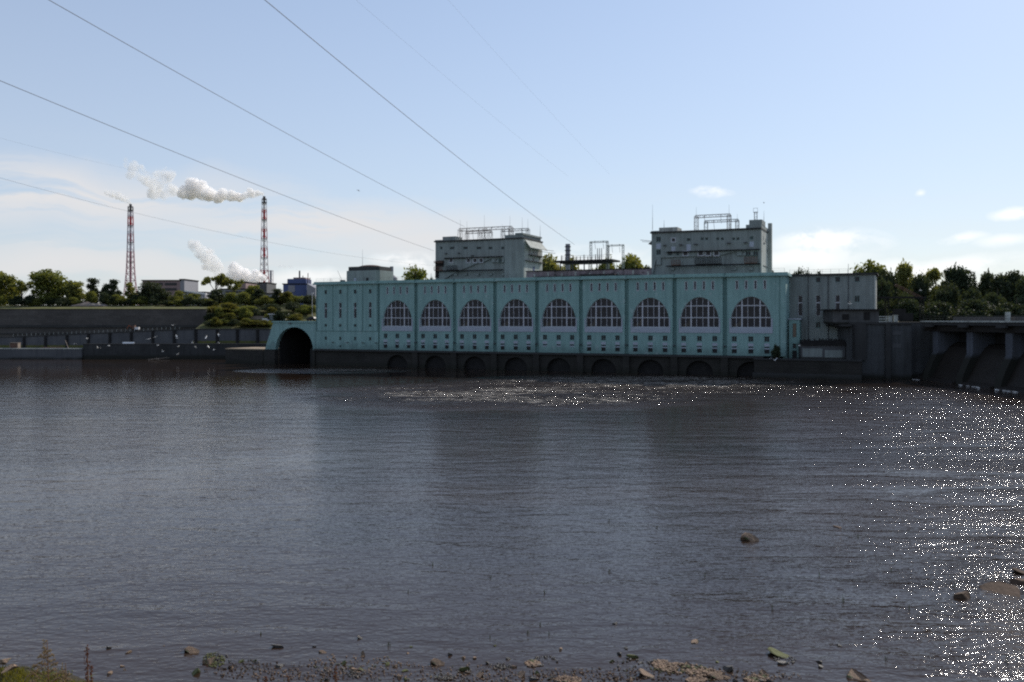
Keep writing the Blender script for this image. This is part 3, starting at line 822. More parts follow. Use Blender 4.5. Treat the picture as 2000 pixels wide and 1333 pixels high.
for j in range(5):
    a = j / 4 * math.pi / 2; rr = (r - 2.2) * math.cos(a); zz = zt + .75 * math.sin(a)
    if j == 4: rr = .05
    prev = rr, zz
    dm.v += [(rr * math.cos(2 * math.pi * i / n), rr * .7 * math.sin(2 * math.pi * i / n), zz) for i in range(n)]
for j in range(4): dm.f += [(j * n + i, j * n + (i + 1) % n, (j + 1) * n + (i + 1) % n, (j + 1) * n + i) for i in range(n)]
dm.build('dome', MT['rust'], th, True)
MB().box(r * .28, r * .28 + .9, -5.06, -5.0, 0, 1.8).build('door', MT['glass_dark'], th)
MB().box(-r * .45, -r * .45 + .9, -5.06, -5.0, .9, 1.9).build('window', MT['pale'], th)
# roof parapet debris wall between towers
pw = thing('roof_parapet', hpos(hu(1028, 8), 8), HROT, 'low crumbling pinkish parapet on the roof between the two towers', 'wall')
Lp = hu(1272, 8) - hu(1028, 8)
MB().box(0, Lp, 0, .4, 25.7, 28.3).build('wall', mat('pink_plaster', (.34, .28, .30), .95, .3, .3, streaks=.8, streak_col=(.07, .06, .06), patch=((.06, .05, .05), .5, .6)), pw)
MB().box(-.2, Lp, -.2, .6, 28.3, 28.55).build('coping', MT['soot'], pw)
MB().box(4, Lp - 2, -4.5, -.2, 26.3, 26.6).box(18, 28, -4.0, -.5, 26.6, 27.0).build('roof_sheet', MT['soot'], pw)
# rooftop pipes between towers
mb = MB()
for i in range(9): mb.tube((3 + i * 4.2, -1, 26.5), (3 + i * 4.2, -1, 27.5 + .4 * (i % 2)), .25)
mb.build('vent_pipe', MT['conc_warm'], pw)

# switchyard platform behind the roof
u0 = hu(1090, 26); u1 = hu(1202, 26); L = u1 - u0
sy_ = thing('switchyard_platform', hpos(u0, 26), HROT, 'dark steel platform with railing and insulators between the two towers', 'platform')
zp = gz(509, 1150, 26)
MB().box(0, L, -3, 5, zp - .5, zp).box(1.5, L - 2, -2.5, 4, zp - .95, zp - .5).build('deck', MT['soot'], sy_)
for f in (.08, .3, .5, .72, .9):
    MB().tube((L * f, -2, 25.3), (L * f, -2, zp - .9), .18).build('post', MT['steel'], sy_)
rl = MB()
for i in range(int(L / .8)): rl.bar((2 + i * .8, -3, zp), (2 + i * .8, -3, zp + 1.3), .035) if 2 + i * .8 < L else None
rl.bar((2, -3, zp + 1.3), (L, -3, zp + 1.3), .05).bar((2, -3, zp + .7), (L, -3, zp + .7), .04)
rl.build('railing', MT['steel'], sy_)
for i in range(11):
    x = 1.2 + i * .9 * 1.35
    MB().tube((x, 0, zp), (x, 0, zp + 1.3 + .5 * (i % 3 == 0)), .16, .1).build('insulator', MT['rust'], sy_)
for px in (1167, 1171, 1175):
    x = hu(px, 26) - u0
    MB().tube((x, 0, zp), (x, 0, zp + 3.6), .13, .1).build('bushing', MT['steel'], sy_)
gantry(hu(1154, 30), hu(1186, 30), 30, 25.3, gz(473, 1170, 30), .6, 'thin grey portal gantry above the switchyard platform', legs=(0, 1), mname='conc_warm')
gantry(hu(1188, 31), hu(1217, 31), 31, 25.3, gz(480, 1200, 31), .55, 'lower thin portal gantry at the right end of the switchyard platform', legs=(0, 1), mname='conc_warm')
vt = thing('vent_tower', hpos(hu(1109, 34), 34, 13), HROT, 'pale banded vent stack rising behind the switchyard platform', 'stack')
zt = gz(477, 1109, 34) - 13
MB().tube((0, 0, 0), (0, 0, zt), .75, .75, 12).build('shaft', MT['lightclad'], vt)
for z in (zt - 1.0, zt - 2.2, zt - 3.6): MB().tube((0, 0, z), (0, 0, z + .25), 1.0, 1.0, 12).build('band', MT['steel'], vt)

# navigation pipe chimney behind left roof
pc = thing('boiler_chimney', (wx(765, 330), 330, 18), 0, 'short pale chimney with a skirted base behind the left roof', 'chimney')
zt = wz(521, 330) - 18
MB().tube((0, 0, 0), (0, 0, zt), .7, .68, 14).build('pipe', MT['lightclad'], pc)
MB().tube((0, 0, 0), (0, 0, wz(543, 330) - 18), 2.2, 2.1, 14).tube((0, 0, wz(543, 330) - 18), (0, 0, wz(538, 330) - 18), 2.1, 1.0, 14).build('skirt', MT['lightclad'], pc)
jb = MB().tube((0, 0, 0), (-1.4, 0, 3.2), .06, .04).box(-.5, 1.0, -.4, .4, -.6, .2).build('roof_jib', MT['steel'], None, loc=hpos(hu(668, 3), 3, 26.6))
tag(jb, 'tiny dark jib with a leaning arm on the roof edge beside the tank house', 'jib')
ml = MB().tube((0, 0, 0), (0, 0, 1.7), .05).box(-.9, .9, -.05, .05, 1.0, 1.08).build('roof_bracket', MT['steel'], None, loc=hpos(hu(645, 2), 2, 25.75))
tag(ml, 'small cross shaped bracket on the left end of the hall roof', 'bracket')

# ------------------------------------------------------------------ quay, shed, booth, abutment, dam
q = thing('lower_quay', hpos(135, -2.6), HROT, 'low dark concrete quay below the right end of the hall', 'quay')
MB().box(0, 25, 0, 12, -3, 4.3).build('body', MT['stone'], q)
MB().box(-.2, 25, -.25, 12, 4.3, 4.6).build('edge', MT['conc_dark'], q)
MB().box(-.3, 25, -.9, -.01, -3, 1.1).build('footing', MT['conc_dark'], q)
sh = thing('quay_shed', (wx(1565, 216), 216, 4.6), HROT * .35, 'low flat roofed shed of pale blocks on the lower quay', 'shed')
MB().box(0, 10.4, 0, 4, 0, 3.4).build('wall', MT['greyblue'], sh)
MB().box(.3, 5.0, -.05, -.01, .5, 2.6).box(5.6, 9.8, -.05, -.01, .4, 2.2).build('panel', MT['conc'], sh)
MB().box(-.3, 10.7, -.5, 4.3, 3.4, 3.65).box(.2, 10.5, -.2, 3.6, 3.65, 4.5).build('roof', MT['soot'], sh)
rp = MB(); random.seed(3)
for i in range(26): x = .3 + i * .4; rp.box(x, x + .25, .1, .5, 4.5, 4.5 + random.random() * .7)
rp.build('roof_debris', MT['soot'], sh)

ab = thing('dam_abutment', (82.3, 211, 0), 0, 'dark tall concrete abutment between the quay and the dam', 'abutment')
MB().sheet_prism([(0, 0), (14.6, 0), (15.0, 2.4), (24, 2.6), (24, 24), (0, 24)], -3, 13.2).build('body', mat('abutment_concrete', (.095, .10, .105), .92, .3, .12, streaks=.7, streak_col=(.035, .035, .035), waterline=1.0, bump=.05), ab)
MB().box(-.4, 14.7, -.5, 24, 13.2, 13.75).box(14.7, 24, 2.6, 24, 13.21, 13.74).build('top_slab', MT['conc_dark'], ab)
MB().box(8.0, 9.2, -.8, -.01, -3, 13.2).box(.3, 3.4, -.5, -.01, 4.5, 13.2).build('buttress', MT['conc_dark'], ab)
for z in (10.6, 7.5): MB().box(9.9, 12.0, -.05, -.01, z, z + 1.0).build('panel', MT['greyblue'], ab)
MB().box(-2.6, 0, -.4, 12, 12.7, 13.2).build('landing', MT['conc_dark'], ab)
MB().tube((.2, -.9, 5), (.2, -.9, 13.2), .22).build('column', MT['soot'], ab)

bo = thing('concrete_booth', (wx(1622, 213), 212.2, 13.3), 0, 'dark windowless concrete booth with overhanging flat roof above the quay', 'booth')
MB().box(0.4, 11.6, .2, 7, .45, 3.3).build('wall', mat('booth_concrete', (.12, .12, .12), .92, .35, .4, streaks=.7, streak_col=(.05, .05, .05)), bo)
MB().box(-.6, 12.2, -.6, 7.6, 3.3, 3.6).build('roof_slab', MT['soot'], bo)
MB().box(.6, 12.0, -.2, 7.2, 0, .45).build('floor_slab', MT['conc_dark'], bo)
MB().box(7.9, 9.4, .14, .19, .9, 2.9).box(2.6, 4.3, .14, .19, 1.0, 2.4).build('panel', MT['soot'], bo)

DROT = math.atan2(-.996, .092)
dam = thing('dam', (97.5, 211, 0), DROT, 'dark concrete spillway dam with narrow piers under a flat road deck', 'dam')
DLn = 88
MB().box(-.6, DLn, 2.2, 10, 13.05, 13.75).build('deck', MT['conc_dark'], dam)
MB().box(-.6, DLn, 1.9, 2.6, 13.75, 14.1).build('kerb', MT['conc_warm'], dam)  # sunlit deck edge painted as a light line by the paler concrete
MB().box(-.6, DLn, 2.9, 3.4, 11.6, 13.05).build('beam', MT['brownapron'], dam)
piers = [3.3 + 13.3 * k for k in range(7)]
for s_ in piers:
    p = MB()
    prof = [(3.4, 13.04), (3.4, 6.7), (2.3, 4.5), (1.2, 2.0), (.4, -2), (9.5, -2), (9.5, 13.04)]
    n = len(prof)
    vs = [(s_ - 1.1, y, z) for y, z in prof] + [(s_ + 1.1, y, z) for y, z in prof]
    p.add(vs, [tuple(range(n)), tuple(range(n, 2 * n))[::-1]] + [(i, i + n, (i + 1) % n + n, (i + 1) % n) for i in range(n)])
    p.build('pier', mat('pier_concrete_shaded_foot', (.115, .125, .15), .9, .3, .3, streaks=.6, streak_col=(.05, .05, .05), waterline=6.3) if s_ == piers[0] else bpy.data.materials['pier_concrete_shaded_foot'], dam)  # dark low zone: wet concrete near the water, painted shade above it
    MB().box(s_ - 1.5, s_ + 1.5, 1.5, 2.19, 12.6, 13.2).build('bracket', MT['conc_dark'], dam)
for k in range(len(piers)):
    a = (piers[k - 1] + 1.12) if k else -.5; b = piers[k] - 1.12
    prof = [(8.5, 9.0), (7.4, 8.8), (6.2, 7.9), (5.0, 6.4), (3.9, 4.4), (2.9, 2.3), (1.8, .7), (0, .12), (-1.2, -1), (8.5, -1)]
    n = len(prof)
    vs = [(a, y, z) for y, z in prof] + [(b, y, z) for y, z in prof]
    MB().add(vs, [tuple(range(n)), tuple(range(n, 2 * n))[::-1]] + [(i, i + n, (i + 1) % n + n, (i + 1) % n) for i in range(n)]).build('spillway', MT['brownapron'], dam)
    MB().box(a, b, 8.6, 9.0, 8, 13.0).build('gate', MT['soot'], dam)
rl = MB()
for i in range(int(DLn / 1.6)): rl.bar((i * 1.6, 2.4, 14.1), (i * 1.6, 2.4, 15.15), .045)
for z in (14.6, 15.15): rl.bar((0, 2.4, z), (DLn, 2.4, z), .045)
rl.build('railing', MT['conc_dark'], dam)
MB().box(0, DLn, 9.9, 10.2, 13.75, 15.0).build('parapet', mat('parapet_grey', (.14, .13, .125), .95, .3, .3), dam)
for i, s_ in enumerate((21.5,)):
    MB().box(s_, s_ + .7, 8.4, 9.2, 13.75, 16.0).build('bollard', MT['conc_warm'], dam)
# foam lines at the foot of the spillway
fm = MB(); random.seed(5)
fmat = mat('foam', (.75, .74, .72), .8, .1, 1)
for a, b in ((-.5, 3.2), (19.5, 27), (32, 40)):
    x = a
    while x < b:
        l = .3 + random.random() * 1.1; y = -.9 - random.random() * .5
        fm.tube((x, y, .0), (x + l, y + random.uniform(-.25, .25), .0), .05 + random.random() * .07, .02, 6) if random.random() < .75 else None
        x += l * .8
fo = fm.build('foam', fmat, None, loc=(97.5, 211, 0)); fo.rotation_euler = (0, 0, DROT)
tag(fo, 'thin white foam lines along the foot of the spillway dam', 'foam', kind='stuff')

# dark crane-like frame on the dam approach
cf = thing('gate_hoist_frame', (wx(1718, 224), 224, 13.7), 0, 'dark steel hoist frame with a slanting jib before the trees right of the building', 'hoist')
MB().box(-.5, 11.8, -.4, .4, wz(583, 224) - 13.7, wz(580, 224) - 13.7).build('beam', MT['soot'], cf)
for x in (1.9, 10.8): MB().truss((x, 0, 0), (x, 0, wz(583, 224) - 13.7), .8, .1).build('leg', MT['soot'], cf)
MB().truss((4.0, 0, 9.6), (11, 0, 6.1), .5, .09).build('jib', MT['rust'], cf)
MB().box(3.0, 8.2, -1, 1, .3, 2.3).box(3.6, 6.4, -.8, .8, 2.3, 3.4).build('cabin', MT['soot'], cf)
for k_, (x, h) in enumerate(((1738, 1.4), (1749, 1.6))):
    o = MB().box(-.45, .45, -.3, .3, 0, h).box(-.55, .55, -.4, .4, h, h + .12).build('concrete_bollard', MT['conc_warm'], None, loc=(wx(x, 213), 213, 13.75))
    tag(o, ('pale concrete block post nearer the booth on the dam approach', 'pale concrete block post nearer the dam deck on the approach')[k_], 'bollard')
o = MB().box(-1.2, 1.2, -.4, .4, 0, .3).box(-1.3, 1.3, -.4, .4, .6, .9).box(-1.2, 1.2, -.4, .4, 1.2, 1.45).box(-1.2, -1.0, -.3, .3, 0, 1.4).box(1.0, 1.2, -.3, .3, 0, 1.4).build('barrier_rack', MT['conc_warm'], None, loc=(wx(1722, 213), 213, 13.75))
tag(o, 'stack of pale barrier slats beside the concrete booth', 'barrier')

# ------------------------------------------------------------------ left bank walls
def wall_box(name, x0, x1, y0, y1, z0, z1, m, label, cat='wall', cope=None):
    o = thing(name, ((x0 + x1) / 2, y0, 0), 0, label, cat); hw = (x1 - x0) / 2
    MB().box(-hw, hw, 0, y1 - y0, z0, z1).build('body', m, o)
    if cope: MB().box(-hw - .05, hw + .05, -.15, 1.2, z1, z1 + .25).build('coping', cope, o)
    return o
wall_box('quay_wall', -400, -157.2, 318, 333, -3, 3.6, MT['greyblue'], 'pale grey blue river wall at the far left waterline', cope=MT['conc_warm'])
wall_box('quay_wall', -157, -62, 318.6, 333, -3, 5.3, mat('dark_wall_b', (.065, .065, .065), .95, .4, .15, streaks=.5, streak_col=(.02, .02, .02), waterline=1.2), 'dark soot stained river wall left of the stone pier', cope=MT['conc_dark'])
rw = thing('ramp_retaining_wall', (-191, 333, 0), 0, 'pillared retaining wall with a climbing coping behind the left river wall', 'wall')
x1r = wx(640, 333) + 191; xs_ = wx(370, 333) + 191
zl, zr = 7.6, 10.6
def rz(x): return lerp(zl, zr, x / xs_)
prof = [(-220, 3), (x1r, 3), (x1r, zr), (xs_, zr), (0, zl), (-220, zl)]
MB().prism_y(prof, [], 0, 1.2).build('wall', MT['greyblue'], rw)
MB().prism_y([(-220, zl + .01), (0, zl + .01), (xs_, zr + .01), (x1r, zr + .01), (x1r, zr + .3), (xs_, zr + .3), (0, zl + .3), (-220, zl + .3)], [], -.3, 1.5).build('coping', MT['conc_dark'], rw)
x = 4.0; random.seed(11)
while x < x1r:
    wd = 1.0 if x > 55 else .9
    MB().box(x, x + wd, -.45, -.01, 3, rz(x) - .02).build('pillar', MT['soot'], rw)
    x += 8.2 if x < 70 else 7.7
for i in range(38):
    x = i * 1.72
    MB().bar((x, .4, rz(x) + .3), (x, .4, rz(x) + 1.25), .1).build('post', MT['conc_warm'], rw)
uw = wall_box('lock_wall', -520, wx(402, 347), 347, 348.2, 3, 18.4, MT['wallstone'], 'high dark stone lock wall under the grass terrace', cope=MT['soot'])
MB().box(-200, 199, -.6, -.01, 11.2, 12.2).box(-200, 199, -.35, -.01, 8.6, 8.9).build('ledge', MT['conc_dark'], uw)

# bits and pieces on the left bank
o = MB().box(-1.5, 1.5, -.8, .8, 0, 1.8).box(-1.7, 1.7, -1, 1, 1.8, 2.0)
hb = thing('rusty_cabin', (wx(28, 320), 320.5, 3.85), 0, 'small rusty cabin with a pale frame on the far left river wall', 'cabin')
MB().box(-1.3, 1.3, -.8, .8, 0, 1.8).build('body', MT['rust'], hb)
MB().box(-1.5, -1.3, -.9, .9, 0, 1.9).box(1.3, 1.5, -.9, .9, 0, 1.9).box(-1.6, 1.6, -1, 1, 1.9, 2.05).build('frame', MT['wood'], hb)
pl = thing('leaning_pole', (wx(134, 321), 321, 3.6), 0, 'pale pole leaning against the pillared wall', 'pole')
MB().tube((0, 0, 0), (-2.8, 3, 3.0), .14).build('shaft', MT['wood'], pl)
dv = thing('timber_stack', (wx(103, 322), 322, 3.85), 0, 'low heap of brown planks lying on the pale river wall', 'timber')
for i in range(5): MB().tube((-4 + i * .3, i * .3, .15), (3.5 - i * .2, i * .25, .15), .13, None, 5).build('plank', MT['rust'], dv)
wbx = thing('white_boat', (wx(251, 321), 321, 5.55), 0, 'small upturned white boat on top of the dark river wall', 'boat')
MB().add([(-2, -.5, 0), (2, -.5, 0), (2.3, 0, .5), (2, .5, 0), (-2, .5, 0), (-2.2, 0, .5), (-1.6, -.15, .55), (1.7, -.15, .55), (1.7, .15, .55), (-1.6, .15, .55)],
         [(0, 1, 7, 6), (1, 2, 7), (2, 8, 7), (2, 3, 8), (3, 4, 9, 8), (4, 5, 9), (5, 6, 9), (5, 0, 6), (6, 7, 8, 9), (0, 5, 4, 3, 2, 1)]).build('hull', MT['plastic_white'], wbx)
dg = thing('small_excavator', (wx(263, 334), 335, rz(wx(263, 333) + 191) + .3), 0, 'small orange and white digger parked on the pillared wall', 'excavator')
MB().box(-1.2, 1.0, -.7, .7, .1, .6).build('track', MT['soot'], dg)
MB().box(-.2, 1.3, -.6, .6, .6, 1.5).build('body', MT['white'], dg)
MB().box(-1.1, -.2, -.6, .6, .6, 2.2).build('cab', MT['rust'], dg)
MB().bar((-1.1, 0, 1.2), (-2.6, 0, 2.2), .12).bar((-2.6, 0, 2.2), (-3.4, 0, .8), .12).build('arm', MT['orange'], dg)
hut = thing('bank_hut', (wx(541, 346), 346, 13.2), 0, 'small flat roofed concrete hut among the bushes left of the hall', 'hut')
MB().box(-3.1, 3.3, 0, 4, 0, 3.2).build('wall', MT['conc'], hut)
MB().box(-3.5, 3.6, -.5, 4.4, 3.2, 3.5).build('roof', MT['white'], hut)
MB().box(-1.2, 1.0, -.05, -.01, .2, 2.6).build('door', MT['glass_dark'], hut)
for k_, (px0, px1, z0, z1, lab) in enumerate(((433, 465, 12.0, 14.6, 'low dark block wall among bushes at the end of the lock wall'), (478, 522, 12.6, 15.8, 'broken pale block wall among bushes left of the hut'))):
    wll = wall_box('block_wall', wx(px0, 345), wx(px1, 345), 345 + k_, 346.5 + k_, z0 - 3, z1, MT['conc_dark'] if k_ == 0 else MT['wood'], lab)
mb = thing('white_van', (wx(518, 344), 344, 13.4), 0, 'tiny white van parked beside the bank hut', 'van')
MB().box(-1.0, .9, -.7, .7, .3, 1.5).box(.9, 1.5, -.7, .7, .3, 1.0).build('body', MT['white'], mb)
MB().box(.92, 1.2, -.6, .6, 1.0, 1.4).build('windscreen', MT['glass'], mb)
for x in (-.6, .9): MB().tube((x, -.75, .3), (x, -.6, .3), .3, None, 10).tube((x, .6, .3), (x, .75, .3), .3, None, 10).build('wheel', MT['soot'], mb)
cp = [(wx(544, 286), 13.9), (wx(560, 285), 13.9), (wx(598, 280), 13.9), (wx(611, 279), 13.9)]
for k_, (x_, z_) in enumerate(((612, 13.9),)):
    c_ = thing('parked_car', hpos(hu(610, 6), 6, 13.9), HROT, 'dark car parked on top of the arched water gate', 'car')
    MB().box(-1.9, 1.9, -.8, .8, .3, .8).build('body', MT['soot'], c_)
    MB().add([(-1.2, -.7, .8), (1.3, -.7, .8), (1.3, .7, .8), (-1.2, .7, .8), (-.8, -.6, 1.35), (.8, -.6, 1.35), (.8, .6, 1.35), (-.8, .6, 1.35)], [(0, 1, 5, 4), (1, 2, 6, 5), (2, 3, 7, 6), (3, 0, 4, 7), (4, 5, 6, 7)]).build('cabin', MT['glass'], c_)
    for x in (-1.2, 1.2): MB().tube((x, -.85, .3), (x, -.65, .3), .3, None, 10).tube((x, .65, .3), (x, .85, .3), .3, None, 10).build('wheel', MT['glass_dark'], c_)
# mound of rubble on the terrace
mo = MB(); n = 26; random.seed(4)
for j in range(12):
    for i in range(n):
        x = -7.5 + 15 * i / (n - 1); y = -3 + 6 * j / 11
        h = max(0, (1 - (x / 7.4) ** 2) * (1 - (y / 3) ** 2)) ** .7 * 2.0 * (.75 + .6 * noise.noise(Vector((x * .6, y * .6, 1))))
        mo.v.append((x, y, h - .1 + .15 * random.random()))
mo.f = [(j * n + i, j * n + i + 1, (j + 1) * n + i + 1, (j + 1) * n + i) for j in range(11) for i in range(n - 1)]
o = mo.build('rubble_mound', mat('rubble', (.30, .22, .17), .95, .4, .6, col2=(.20, .19, .18), bump=.15), None, loc=(wx(176, 366), 366, ground_h(wx(176, 366), 366)))
tag(o, 'long low mound of pale rubble on the grass terrace before the trees', 'rubble')
for px, py, ln, rot in ((300, 704, 5.5, -.5), (362, 697, 6, -.35)):
    o = MB().tube((-ln / 2, 0, .15), (ln / 2, 0, .55), .16, .08, 7).tube((0, 0, .3), (ln * .2, .8, .9), .07, .03, 5)
    Zl = CAMZ * 1700 / (py - 625)
    o = o.build('drift_log', MT['wood'], None, loc=(wx(px, Zl), min(Zl, 316), 0)); o.rotation_euler = (0, 0, rot)
    tag(o, 'bleached branch stranded in shallow water under the %s' % ('pale end of the river wall' if px < 320 else 'dark river wall'), 'driftwood')

# ------------------------------------------------------------------ distant works
def chimney(px, Z, top_y, bands, w_top, w_base, label, zb=18):
    zt_ = wz(top_y, Z)
    t = thing('lattice_chimney', (wx(px, Z), Z, zb), .3, label, 'chimney')
    H = zt_ - zb
    for i, (y0, y1, mname) in enumerate(bands):
        a = wz(y1, Z) - zb; b = wz(y0, Z) - zb
        a = max(0, a)
        MB().tube((0, 0, a), (0, 0, b), 1.45, 1.45, 12).build('flue', MT[mname], t)
        f = MB()
        st = 9.0
        def wid(z):
            tb = ((0, 1.0), (.13, .84), (.29, .58), (.42, .44), (.60, .36), (.80, .30), (1.0, .26))
            f_ = max(0, min(1, z / H))
            for (p0, q0), (p1, q1) in zip(tb, tb[1:]):
                if f_ <= p1: return w_base * lerp(q0, q1, (f_ - p0) / (p1 - p0))
            return w_base * .26
        k = max(1, round((b - a) / st))
        for j in range(k):
            z0, z1 = a + (b - a) * j / k, a + (b - a) * (j + 1) / k
            w0, w1 = wid(z0) / 2, wid(z1) / 2
            cs = ((-1, -1), (1, -1), (1, 1), (-1, 1))
            for q_ in range(4):
                c0, c1 = cs[q_], cs[(q_ + 1) % 4]
                f.bar((c0[0] * w0, c0[1] * w0, z0), (c0[0] * w1, c0[1] * w1, z1), .55)
                f.bar((c0[0] * w0, c0[1] * w0, z0), (c1[0] * w1, c1[1] * w1, z1), .34)
                f.bar((c1[0] * w0, c1[1] * w0, z0), (c0[0] * w1, c0[1] * w1, z1), .26)
                f.bar((c0[0] * w1, c0[1] * w1, z1), (c1[0] * w1, c1[1] * w1, z1), .3)
        f.build('lattice', MT[mname], t)
    for y in [b_[0] for b_ in bands][1::2]:
        z = wz(y, Z) - zb; wd = w_top * .62
        MB().box(-wd, wd, -wd, wd, z - .3, z + .3).build('platform', MT['grime'], t)
    MB().tube((0, 0, H), (0, 0, H + 3.5), 1.8, 1.6, 12).build('rim', MT['grime'], t)
    return t
chimney(516, 1150, 389, ((389, 397, 'grime'), (397, 411, 'white'), (411, 430, 'red'), (430, 448, 'white'), (448, 467, 'red'), (467, 485, 'white'), (485, 504, 'red'), (504, 529, 'white'), (529, 615, 'red')),
        5.6, 21.5, 'right one of the two tall red and white lattice chimneys, thick smoke')
MT['faded'] = mat('faded_red_paint', (.40, .20, .24), .7, .15, .05)
MT['lav'] = mat('faded_pale_paint', (.50, .46, .52), .7, .15, .05)
chimney(255, 1200, 404, ((404, 412, 'grime'), (412, 424, 'lav'), (424, 441, 'red'), (441, 457, 'lav'), (457, 474, 'faded'), (474, 492, 'lav'), (492, 512, 'faded'), (512, 535, 'faded'), (535, 615, 'faded')),
        5.6, 23, 'left, paler one of the two tall lattice chimneys, thin smoke')
st = thing('lattice_stack', (wx(532.5, 1100), 1100, 18), .3, 'short pale lattice stack just right of the tall red chimney', 'stack')
MB().truss((-2.2, 0, 0), (-2.2, 0, wz(529, 1100) - 18), 5.5, .25, 6).build('lattice', MT['faded'], st)
MB().tube((-2.2, 0, 0), (-2.2, 0, wz(529, 1100) - 18), 1.2, 1.2, 10).build('flue', MT['lightclad'], st)
bl = thing('red_steel_structure', (wx(524, 1120), 1120, 18), 0, 'red framed plant structure at the foot of the tall chimney', 'plant')
MB().box(-9, 10, -6, 6, 0, wz(565, 1120) - 18).build('body', MT['faded'], bl)
MB().box(-2, 6, -5, 5, wz(565, 1120) - 18, wz(553, 1120) - 18).build('top', MT['red'], bl)


def factory(px0, px1, y_top, Z, m, label, depth=40, bands=(), name='factory_building', sl_=0.0):
    x0, x1 = wx(px0, Z), wx(px1, Z)
    o = thing(name, (x0, Z, 18), 0, label, 'factory building'); H = wz(y_top, Z) - 18
    MB().box(0, x1 - x0, 0, depth, 0, H).build('wall', m, o)
    MB().box(-.8, x1 - x0 + .8, -.8, depth, H, H + 1.0).build('roof', MT['soot'], o)
    for (a, b, y0, y1) in bands:
        MB().box(wx(a, Z) - x0, wx(b, Z) - x0, -.3, -.05, wz(y1, Z) - 18, wz(y0, Z) - 18).build('window_band', MT['glass'], o)
    return o
factory(278, 352, 549, 900, MT['brownclad'], 'long low dark factory block with window bands behind the round tree', bands=((300, 318, 553, 558), (322, 345, 553, 558), (322, 345, 563, 568)))
factory(352, 360, 547, 900, MT['lightclad'], 'pale stair tower at the end of the long dark factory block')
f_ = factory(358, 400, 572, 850, MT['lightclad'], 'low grey shed with a sloping conveyor beside the dark factory block', bands=((362, 392, 575, 579),))
cv = thing('conveyor_gallery', (wx(360, 830), 830, 18), 0, 'thin white conveyor gallery sloping down to the right before the works', 'conveyor')
MB().add([(0, 0, wz(567, 830) - 18), (wx(402, 830) - wx(360, 830), 0, wz(573, 830) - 18), (wx(402, 830) - wx(360, 830), 0, wz(576, 830) - 18), (0, 0, wz(570, 830) - 18),
          (0, 3, wz(567, 830) - 18), (wx(402, 830) - wx(360, 830), 3, wz(573, 830) - 18), (wx(402, 830) - wx(360, 830), 3, wz(576, 830) - 18), (0, 3, wz(570, 830) - 18)],
         [(0, 1, 5, 4), (3, 2, 1, 0), (7, 6, 2, 3), (4, 5, 6, 7), (1, 2, 6, 5), (0, 4, 7, 3)]).build('gallery', MT['white'], cv)
for x in (2, 16): MB().box(x, x + .6, 1, 2, 0, wz(572, 830) - 18).build('leg', MT['lightclad'], cv)
factory(432, 482, 566, 820, MT['lightclad'], 'pale warehouse partly hidden behind the flat topped tree', bands=((440, 478, 569, 573),))
factory(468, 480, 552, 900, MT['brownclad'], 'small brown tower block beside the white steam cloud')
factory(502, 521, 553, 1000, MT['greyblue'], 'dark grey block standing before the foot of the tall chimney')
factory(508, 534, 575, 780, MT['lightclad'], 'low pale shed with a rounded front below the tall chimney')
bb = factory(553, 599, 556, 900, MT['blue'], 'blue stepped factory building left of the hall', depth=30)
Z = 900; x0 = wx(553, Z)
MB().box(wx(561, Z) - x0, wx(597, Z) - x0, 2, 26, wz(556, Z) - 17, wz(545, Z) - 18).build('upper_block', MT['blue'], bb)
MB().box(wx(571, Z) - x0, wx(594, Z) - x0, 4, 24, wz(545, Z) - 18, wz(542, Z) - 18).build('penthouse', MT['brownclad'], bb)
MB().box(wx(563, Z) - x0, wx(576, Z) - x0, -.35, -.05, wz(571, Z) - 18, wz(558, Z) - 18).build('panel', MT['lightclad'], bb)
MB().tube((wx(580.5, Z) - x0, 10, wz(543, Z) - 18), (wx(580.5, Z) - x0, 10, wz(528, Z) - 18), .9, .8, 10).build('stack', MT['steel'], bb)
for p, yt in ((558, 545), (588, 538), (598, 533), (602, 542)): MB().tube((wx(p, Z) - x0, 8, 4), (wx(p, Z) - x0, 8, wz(yt, Z) - 18), .45, .4, 8).build('pipe', MT['rust'], bb)
gl = thing('gabled_shed', (wx(599.5, 880), 880, 18), 0, 'pale gabled shed sloping down between the blue works and the hall', 'factory building')
xx = wx(616, 880) - wx(599.5, 880)
MB().prism_y([(0, 0), (xx, 0), (xx, wz(563, 880) - 18), (0, wz(554, 880) - 18)], [], 0, 30).build('wall', MT['lightclad'], gl)
lp = thing('street_lamp', (wx(610, 352), 352, 15), 0, 'pale lamp post standing in front of the hall\'s left edge', 'street lamp')
MB().tube((0, 0, 0), (0, 0, wz(574, 352) - 15), .13, .09, 8).build('pole', MT['white'], lp)
MB().tube((-.3, 0, wz(574, 352) - 15), (.5, 0, wz(573, 352) - 15), .15, .2, 8).build('lamp_head', MT['white'], lp)


